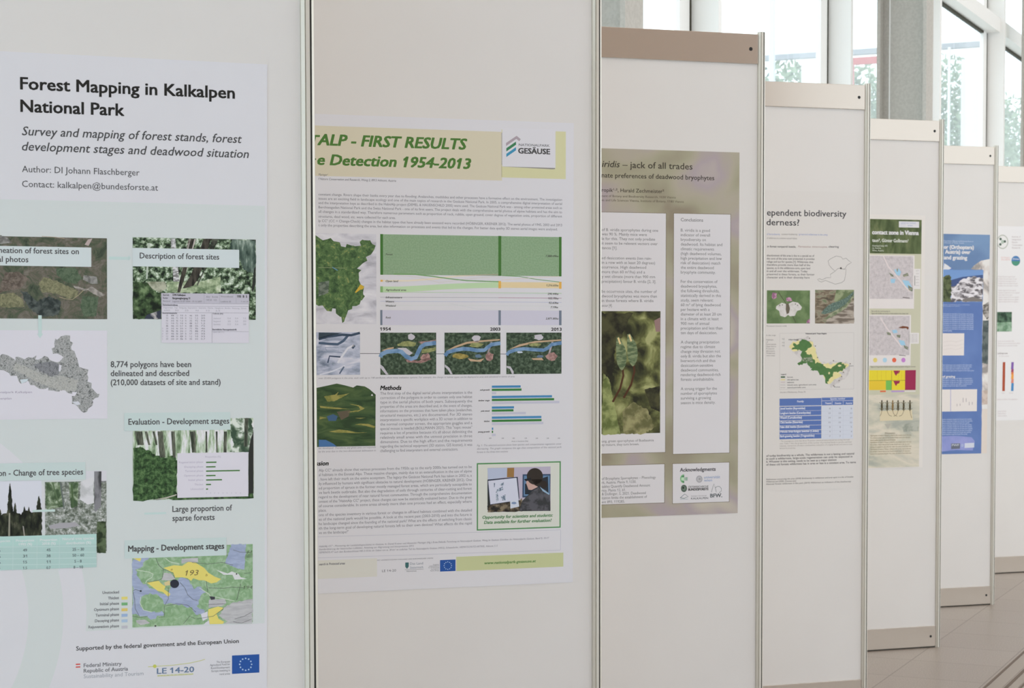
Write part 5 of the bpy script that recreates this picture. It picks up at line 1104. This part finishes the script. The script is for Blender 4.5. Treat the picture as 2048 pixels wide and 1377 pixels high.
# ================================================================ poster: last white one
Gg = Poster(7, (2060, 453.5), 0.0, 'poster', 'white poster with a round green seal and a round blue-green logo', 'poster', ink(226, 222, 222), group='posters on the exhibition panels')
z = zm(4.918, 1730, 420); z2 = zm(4.918, 1730, 680)
lg = Gg.g('round_seal', 2); lg.ell(*z([(1353, 315)])[0], 11.5, 14.5, ink(176, 180, 172)); lg.ell(*z([(1353, 315)])[0], 9.6, 12.2, ink(218, 217, 214), 1); lg.ell(*z([(1353, 315)])[0], 3.2, 4, ink(170, 184, 172), 2)
for dx, dy in ((-20, -28), (-22, 25), (22, -4)): lg.ell(*z([(1353 + dx, 315 + dy)])[0], 2.4, 2.6, ink(72, 92, 80), 2)
lg.done()
lg = Gg.g('round_logo', 2); lg.ell(*z([(1483, 502)])[0], 8.7, 10, ink(74, 120, 168)); lg.poly(z([(1441, 505), (1525, 505), (1518, 530), (1500, 548), (1483, 552), (1462, 545), (1446, 528)]), ink(76, 138, 116), 1); lg.text('Donau', 2026, 2038, 519.6, 3, WHITE, .04, k=2); lg.done(label='round blue and green logo')
t = Gg.g('body_text', 2); GG = ink(186, 178, 178)
for i, (s_, e) in enumerate((('Institute of', 1530), ('Integrative', 1535), ('Nature', 1500), ('Conservation', 1548), ('Research', 1527))): t.text(s_, 2024, 1730 + e / 4.918, 475.4 + i * 5.5, 3.4, ink(168, 160, 160))
t.done(); t = Gg.g('logo_text', 2)
for i, s_ in enumerate(('DONAU', 'AUEN')): t.text(s_, 2002, 2020, 517 + i * 4, 3, ink(206, 170, 166))
t.done(); t = Gg.g('body_text', 2)
for i, e in enumerate((1478, 1492, 1485, 1500, 1505)): t.text('Floodplain forests were mapped in the park', 1996.4, 1730 + e / 4.918, 555 + i * 4.5, 3.0, GG)
t.done(); t = Gg.g('body_text', 2)
for i, e in enumerate((1485, 1520, 1450, 1515, 1510, 1505)): t.text('Vegetation changed with the river regulation', 1996.2, 1730 + e / 4.918, 582.6 + i * 4.5, 3.0, GG)
t.done(); t = Gg.g('body_text', 2)
for i, e in enumerate((1468, 1525, 1500)): t.text('Dynamic areas are covered by the willow', 1995.6, 1730 + e / 4.918, 684.2 + i * 4.5, 3.0, GG)
t.done(); t = Gg.g('heading_text', 2); t.text('Landscape area', 1995, 2015, 708.6, 3.2, ink(150, 142, 142), .03); t.text('in the years', 1998, 2018, 714, 3, GG)
t.done(); t = Gg.g('caption_text', 2); t.text('before and after the regulation', 1994, 2035, 801, 3.0, GG); t.text('1870', 2003, 2009, 788, 2.6, GG); t.text('2015', 2018, 2026, 788, 2.6, GG)
t.done(); t = Gg.g('contact_text', 2)
for i, e in enumerate((1388, 1385, 1395)): t.text('Contact and thanks', 1995, 1730 + e / 4.918, 824.6 + i * 4.6, 3, GG)
t.done()
p = Gg.g('meadow_photograph', 2); p.rect(1993.5, 624.4, 2023.5, 663.4, GREENPIC); p.poly(z([(1200, 1110), (1443, 1105), (1443, 1197), (1200, 1200)]), noisemat('grass_pic_print', [(.35, (92, 138, 100)), (.65, (140, 178, 146))], 30, 5), 1); p.done()
c = Gg.g('column_chart', 2); c.poly(z2([(1355, 220), (1380, 220), (1375, 505), (1350, 505)]), ink(160, 76, 50))
y = 220
for h_, cc in ((70, (122, 90, 160)), (28, (150, 70, 96)), (22, (206, 120, 70)), (46, (220, 150, 70)), (40, (206, 130, 110)), (79, (70, 130, 180))):
    c.poly(z2([(1440, y), (1463, y), (1460, y + h_), (1436, y + h_)]), ink(*cc)); y += h_
c.done(label='one brown and one many-coloured column')

# ================================================================ the hall
def structure(o, name=None):
    o['kind'] = 'structure'
    if name: o.name = name
    return o
def rbox(mb, t0, t1, e0, e1, z0, z1, m):
    mb.box(room(t0, e0, z0), F * (t1 - t0), G * (e1 - e0), UP * (z1 - z0), m)
def rot_obj(name, mb, parent=None, kind='structure'):
    """mesh in room axes (x along F, y along -G) so that object coordinates follow the building"""
    R = Matrix((F, -G, UP)).transposed().to_4x4(); R.translation = FP0
    if parent is None:
        inv = R.inverted(); mb.v = [tuple(inv @ Vector(p)) for p in mb.v]
        o = mb.build(name); o.matrix_world = R
    else:
        inv = parent.matrix_world.inverted(); mb.v = [tuple(inv @ Vector(p)) for p in mb.v]
        o = mb.build(name, parent)
    fix_normals(o)
    if kind and parent is None: o['kind'] = kind
    bpy.context.view_layer.update()
    return o
T0, T1 = -9.0, 30.0

# floor tiles
TILE = 0.60
m = bpy.data.materials.new('granite_floor_tiles'); m.use_nodes = True
nt = m.node_tree; bs = nt.nodes['Principled BSDF']
tc = nt.nodes.new('ShaderNodeTexCoord'); mp = nt.nodes.new('ShaderNodeMapping')
mp.inputs['Location'].default_value = (FLOOR_OFF[0], FLOOR_OFF[1], 0)
br = nt.nodes.new('ShaderNodeTexBrick'); br.offset = 0.0; br.squash = 1.0
br.inputs['Scale'].default_value = 1.0; br.inputs['Mortar Size'].default_value = 0.0028; br.inputs['Mortar Smooth'].default_value = 0.2
br.inputs['Brick Width'].default_value = FLOOR_W[0]; br.inputs['Row Height'].default_value = FLOOR_W[1]; br.inputs['Bias'].default_value = 0.0
br.inputs['Color1'].default_value = alb((158, 149, 140), 1.2); br.inputs['Color2'].default_value = alb((163, 154, 145), 1.2); br.inputs['Mortar'].default_value = alb((122, 110, 100), 1.2)
nz = nt.nodes.new('ShaderNodeTexNoise'); nz.inputs['Scale'].default_value = 190; nz.inputs['Detail'].default_value = 4; nz.inputs['Roughness'].default_value = 0.7
rm = nt.nodes.new('ShaderNodeValToRGB'); rm.color_ramp.elements[0].position = .35; rm.color_ramp.elements[1].position = .65
rm.color_ramp.elements[0].color = (.52, .52, .52, 1); rm.color_ramp.elements[1].color = (1.12, 1.12, 1.12, 1)
mx = nt.nodes.new('ShaderNodeMix'); mx.data_type = 'RGBA'; mx.blend_type = 'MULTIPLY'; mx.inputs['Factor'].default_value = 0.8
nt.links.new(tc.outputs['Object'], mp.inputs['Vector']); nt.links.new(mp.outputs['Vector'], br.inputs['Vector']); nt.links.new(tc.outputs['Object'], nz.inputs['Vector'])
nt.links.new(nz.outputs['Fac'], rm.inputs['Fac']); nt.links.new(br.outputs['Color'], mx.inputs['A']); nt.links.new(rm.outputs['Color'], mx.inputs['B'])
nt.links.new(mx.outputs['Result'], bs.inputs['Base Color'])
bs.inputs['Roughness'].default_value = 0.34; bs.inputs['Specular IOR Level'].default_value = 0.4
fl = MB(); rbox(fl, T0, T1, -0.3, E_BACK + 0.2, -0.20, 0.0, m); floor = rot_obj('floor', fl)

# a metal cover strip let into the floor
cv = MB(); CVM = mat('floor_cover_metal', (158, 149, 139), 0.4, 0.2, 0.4, 1.15); CVD = mat('floor_cover_gap', (118, 106, 95), 0.6, 0, 0.2, 1.0)
e1 = E_STRIP
rbox(cv, -4, 22, e1, e1 + 0.012, 0.0003, 0.0012, CVD); rbox(cv, -4, 22, e1 + 0.018, e1 + 0.075, 0.0003, 0.002, CVM)
rbox(cv, -4, 22, e1 + 0.081, e1 + 0.096, 0.0003, 0.0012, CVD); rbox(cv, -4, 22, e1 + 0.102, e1 + 0.135, 0.0003, 0.002, CVM); rbox(cv, -4, 22, e1 + 0.139, e1 + 0.150, 0.0003, 0.0012, CVD)
rot_obj('trim_1', cv)

CEILM = noisemat('white_plaster', [(.4, (206, 202, 196)), (.6, (210, 206, 200))], 2, 2, k=1.3)
cl = MB(); rbox(cl, T0, T1, -0.3, E_BACK + 0.2, H_CEIL, H_CEIL + 0.2, CEILM); rot_obj('ceiling', cl)
WOOD = noisemat('brown_wood_cladding', [(.3, (142, 102, 68)), (.7, (166, 124, 86))], 3, 5, .4, stretch=(3, 3, .5), rough=.5)
wb = MB(); rbox(wb, T0, T_WOOD, E_BACK, E_BACK + 0.2, 1.7, H_CEIL, WOOD); rbox(wb, T0, T_WOOD, E_BACK, E_BACK + 0.2, 0, 0.3, CEILM); rbox(wb, T_WOOD, T1, E_BACK, E_BACK + 0.2, 0, 0.55, CEILM); rbox(wb, T_WOOD, T1, E_BACK, E_BACK + 0.2, 5.4, H_CEIL, CEILM); rot_obj('wall_back', wb)
wn = MB(); rbox(wn, T0 - 0.2, T0, -0.3, E_BACK + 0.2, 0, H_CEIL, CEILM); rot_obj('wall_near', wn)
wf = MB(); rbox(wf, T1, T1 + 0.2, -0.3, E_BACK + 0.2, 0, H_CEIL, CEILM); rot_obj('wall_far', wf)

# glass
gm = bpy.data.materials.new('window_glass'); gm.use_nodes = True
nt = gm.node_tree; nt.nodes.remove(nt.nodes['Principled BSDF'])
tr = nt.nodes.new('ShaderNodeBsdfTransparent'); tr.inputs['Color'].default_value = (0.94, 0.97, 0.965, 1)
gl = nt.nodes.new('ShaderNodeBsdfGlossy'); gl.inputs['Roughness'].default_value = 0.02
fr = nt.nodes.new('ShaderNodeLayerWeight'); fr.inputs['Blend'].default_value = 0.12
ms = nt.nodes.new('ShaderNodeMixShader'); nt.links.new(fr.outputs['Facing'], ms.inputs['Fac']); nt.links.new(tr.outputs['BSDF'], ms.inputs[1]); nt.links.new(gl.outputs['BSDF'], ms.inputs[2])
hz = nt.nodes.new('ShaderNodeBsdfTranslucent'); hz.inputs['Color'].default_value = (0.86, 0.95, 0.95, 1)  # translucent veil put into the glass for reflected haze over the view
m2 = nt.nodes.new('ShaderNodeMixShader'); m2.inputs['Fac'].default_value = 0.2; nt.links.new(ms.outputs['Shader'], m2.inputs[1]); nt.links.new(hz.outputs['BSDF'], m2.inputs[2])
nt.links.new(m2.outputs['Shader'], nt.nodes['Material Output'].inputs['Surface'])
FRAME = mat('white_painted_frame', (245, 242, 232), 0.45, 0, 0.3, 1.12)
GASK = mat('dark_glazing_gasket', (60, 58, 44), 0.6, 0, 0.2, 1.0)

def t_at(px, e=0.0):
    q = hit(px, 648, room(0, e), G); return (q - FP0).dot(F)
ta, tb_ = t_at(1380), t_at(1652)
BAY = tb_ - ta
zt = hit(1960, 48, room(0, 0.06), G).z
wi = 0; ti = 1
for k in range(-5, 9):
    t0 = ta + BAY * (k - 0); t1 = t0 + BAY
    if t0 < T0 or t1 > T1: continue
    wi += 1
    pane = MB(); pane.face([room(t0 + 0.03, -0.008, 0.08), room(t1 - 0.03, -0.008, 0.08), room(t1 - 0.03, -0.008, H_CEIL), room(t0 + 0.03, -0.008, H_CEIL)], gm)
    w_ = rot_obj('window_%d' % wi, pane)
    fr_ = MB(); rbox(fr_, t0 + 0.03, t0 + 0.16, -0.02, 0.012, 0.0, H_CEIL, FRAME); rbox(fr_, t1 - 0.20, t1 - 0.05, -0.02, 0.012, 0.0, H_CEIL, FRAME); rbox(fr_, t0 + 0.16, t1 - 0.2, -0.02, 0.012, 0.0, 0.12, FRAME)
    rot_obj('window_frame', fr_, w_)
    ga = MB(); rbox(ga, t1 - 0.05, t1 - 0.026, -0.02, 0.014, 0.0, H_CEIL, GASK); rbox(ga, t0 + 0.16, t1 - 0.2, -0.02, 0.014, zt - 0.02, zt, GASK); rot_obj('glazing_gasket', ga, w_)
    ti += 1
    fin = MB(); rbox(fin, t0 - 0.026, t0 + 0.03, -0.02, 0.165, 0.0, H_CEIL, FRAME); rot_obj('trim_%d' % ti, fin)
    ti += 1
    trn = MB(); rbox(trn, t0 + 0.031, t1 - 0.027, 0.013, 0.13, zt, zt + 0.13, FRAME); rot_obj('trim_%d' % ti, trn)

# steel columns just inside the glass
STEEL = noisemat('grey_painted_steel', [(.4, (164, 161, 154)), (.6, (172, 169, 162))], 60, 5, .2, k=1.3, rough=.55)
STEELD = mat('dark_painted_steel', (120, 112, 100), 0.55, 0.0, 0.3, 1.0)
def t_col(px, e): return t_at(px, e)
EC = 0.28
tcol = t_col(1750, EC)
for i, k in enumerate((-2, 0, 2)):
    t = tcol + k * BAY
    cmb = MB()
    rbox(cmb, t, t + 0.20, EC, EC + 0.022, 0, H_CEIL, STEEL); rbox(cmb, t, t + 0.20, EC + 0.308, EC + 0.33, 0, H_CEIL, STEEL); rbox(cmb, t + 0.093, t + 0.107, EC + 0.022, EC + 0.308, 0, H_CEIL, STEEL)
    rbox(cmb, t + 0.090, t + 0.094, EC + 0.06, EC + 0.068, 0, H_CEIL, FRAME)
    rot_obj('column_%d' % (i + 1), cmb)

# ================================================================ outside, seen through the glass
PAVE = noisemat('pale_paving', [(.4, (176, 172, 164)), (.6, (188, 184, 176))], 3, 4)
gd = MB(); rbox(gd, T0 - 6, 70, -45, -0.31, -0.35, -0.05, PAVE); rot_obj('ground', gd)
def at_depth(px, py, y):
    d = ray(px, py); return CAMP + d * (y / d.y)
ZC = 26.0
pc_ = at_depth(1740, 103, ZC)
GREYP = mat('grey_fascia_paint', (150, 152, 160), 0.6, 0, .3, 1.0); WHITEP = mat('white_outdoor_paint', (214, 214, 212), 0.6, 0, .3, 1.2)
cn = MB(); cn.box(pc_ + G * 1.75 - UP * 0.03, F * 0.12, -G * 26, UP * 0.075, GREYP)
can = cn.build('canopy_roof'); fix_normals(can); tag(can, 'thin grey edge of a canopy outside, behind the window glass', 'canopy')
def post(px, wpx, y, ztop, m, label, dn=0.0):
    a = at_depth(px, 300, y); wd = wpx * y / FPX
    mb = MB(); mb.box(Vector((a.x, a.y, -0.05)), G * wd, F * wd, UP * (ztop + 0.05), m)
    o = mb.build('outdoor_post'); fix_normals(o); tag(o, label, 'post', 'posts outside the windows'); return o
post(1537, 10, ZC - 0.6, 9.0, mat('pale_blue_paint', (196, 202, 214), 0.6, 0, .3, 1.2), 'tall pale blue post outside the windows, left of a leafy tree')
post(1894, 5, ZC - 0.6, 5.3, WHITEP, 'slim white post outside the windows beside the grey steel column')
def wallp(x0, x1, y, ztop, label):
    a = at_depth(x0, 300, y); b_ = at_depth(x1, 300, y)
    mb = MB(); mb.box(Vector((a.x, a.y, -0.05)), G * ((b_ - a).length), F * 0.3, UP * (ztop + 0.05), WHITEP)
    o = mb.build('outdoor_slab'); fix_normals(o); tag(o, label, 'slab', 'slabs outside the windows'); return o  # plain upright white box added to fill a pale strip of the window view
wallp(1602, 1660, ZC + 0.2, 5.25, 'broad white pillar outside between the pale blue post and the red frame')
wallp(1921, 1964, ZC + 0.2, 5.25, 'broad white pillar outside, to the right of the slim white post')
RDP = mat('red_painted_frame', (206, 84, 92), 0.5, 0, .3, 1.0)
p0_ = at_depth(1697, 116, ZC + 0.5)
rd = MB(); rd.box(p0_ - UP * 0.10, G * 1.2, F * 0.06, UP * 0.10, RDP); rd.box(Vector((p0_.x, p0_.y, -0.05)), G * 0.07, F * 0.06, UP * (p0_.z - 0.05), RDP); rd.box(Vector((p0_.x, p0_.y, -0.05)) + G * 1.13, G * 0.07, F * 0.06, UP * (p0_.z - 0.05), RDP)
ro = rd.build('door_surround'); fix_normals(ro); tag(ro, 'red metal frame outside the windows beside the grey steel column', 'frame')

LEAF = noisemat('green_leaves', [(.35, (104, 122, 96)), (.65, (146, 160, 130))], 4, 4, rough=.6, k=1.0)
BARK = noisemat('tree_bark', [(.4, (92, 84, 74)), (.6, (122, 112, 100))], 12, 4)
def leaves(c, rx, rz, n, size, seed):
    r = random.Random(seed); mb = MB()
    for _ in range(n):
        while True:
            x, y, z_ = r.uniform(-1, 1), r.uniform(-1, 1), r.uniform(-1, 1)
            l = x * x + y * y + z_ * z_
            if l < 1 and l > 0.15: break
        p = c + Vector((x * rx, y * rx, z_ * rz))
        a = Vector((r.gauss(0, 1), r.gauss(0, 1), r.gauss(0, 1))).normalized(); b_ = a.orthogonal().normalized(); s_ = size * r.uniform(.7, 1.3)
        mb.face([p - a * s_, p + b_ * s_ * .5, p + a * s_, p - b_ * s_ * .5], LEAF)
    return mb
for i, (px, y, rx, lab) in enumerate(((1568, 30, 1.7, 'leafy green tree outside between the pale blue post and the broad white pillar'), (1722, 35, 1.6, 'leafy green tree outside, framed by the red surround'), (1892, 40, 1.7, 'leafy green tree outside behind the slim white post'), (2016, 45, 2.0, 'leafy green tree outside behind the panel with the round seal poster'))):
    a = at_depth(px, 300, y); base = Vector((a.x, a.y, -0.05)); hgt = 1.55 + (648 - (114, 122, 106, 186)[i]) / 3684 * y
    root = bpy.data.objects.new('leafy_tree', None); link(root); root.location = base; bpy.context.view_layer.update()
    tag(root, lab, 'tree', 'trees outside the windows')
    lv = leaves(Vector((0, 0, hgt * .52)), rx, hgt * .47, 11000, 0.085, i); o = lv.build('crown', root)
    tk = MB(); tk.cyl(Vector((0, 0, 0)), UP, 0.11, hgt * .6, BARK, 10); fix_normals(tk.build('trunk', root))

bpy.data.objects.remove(_ho)
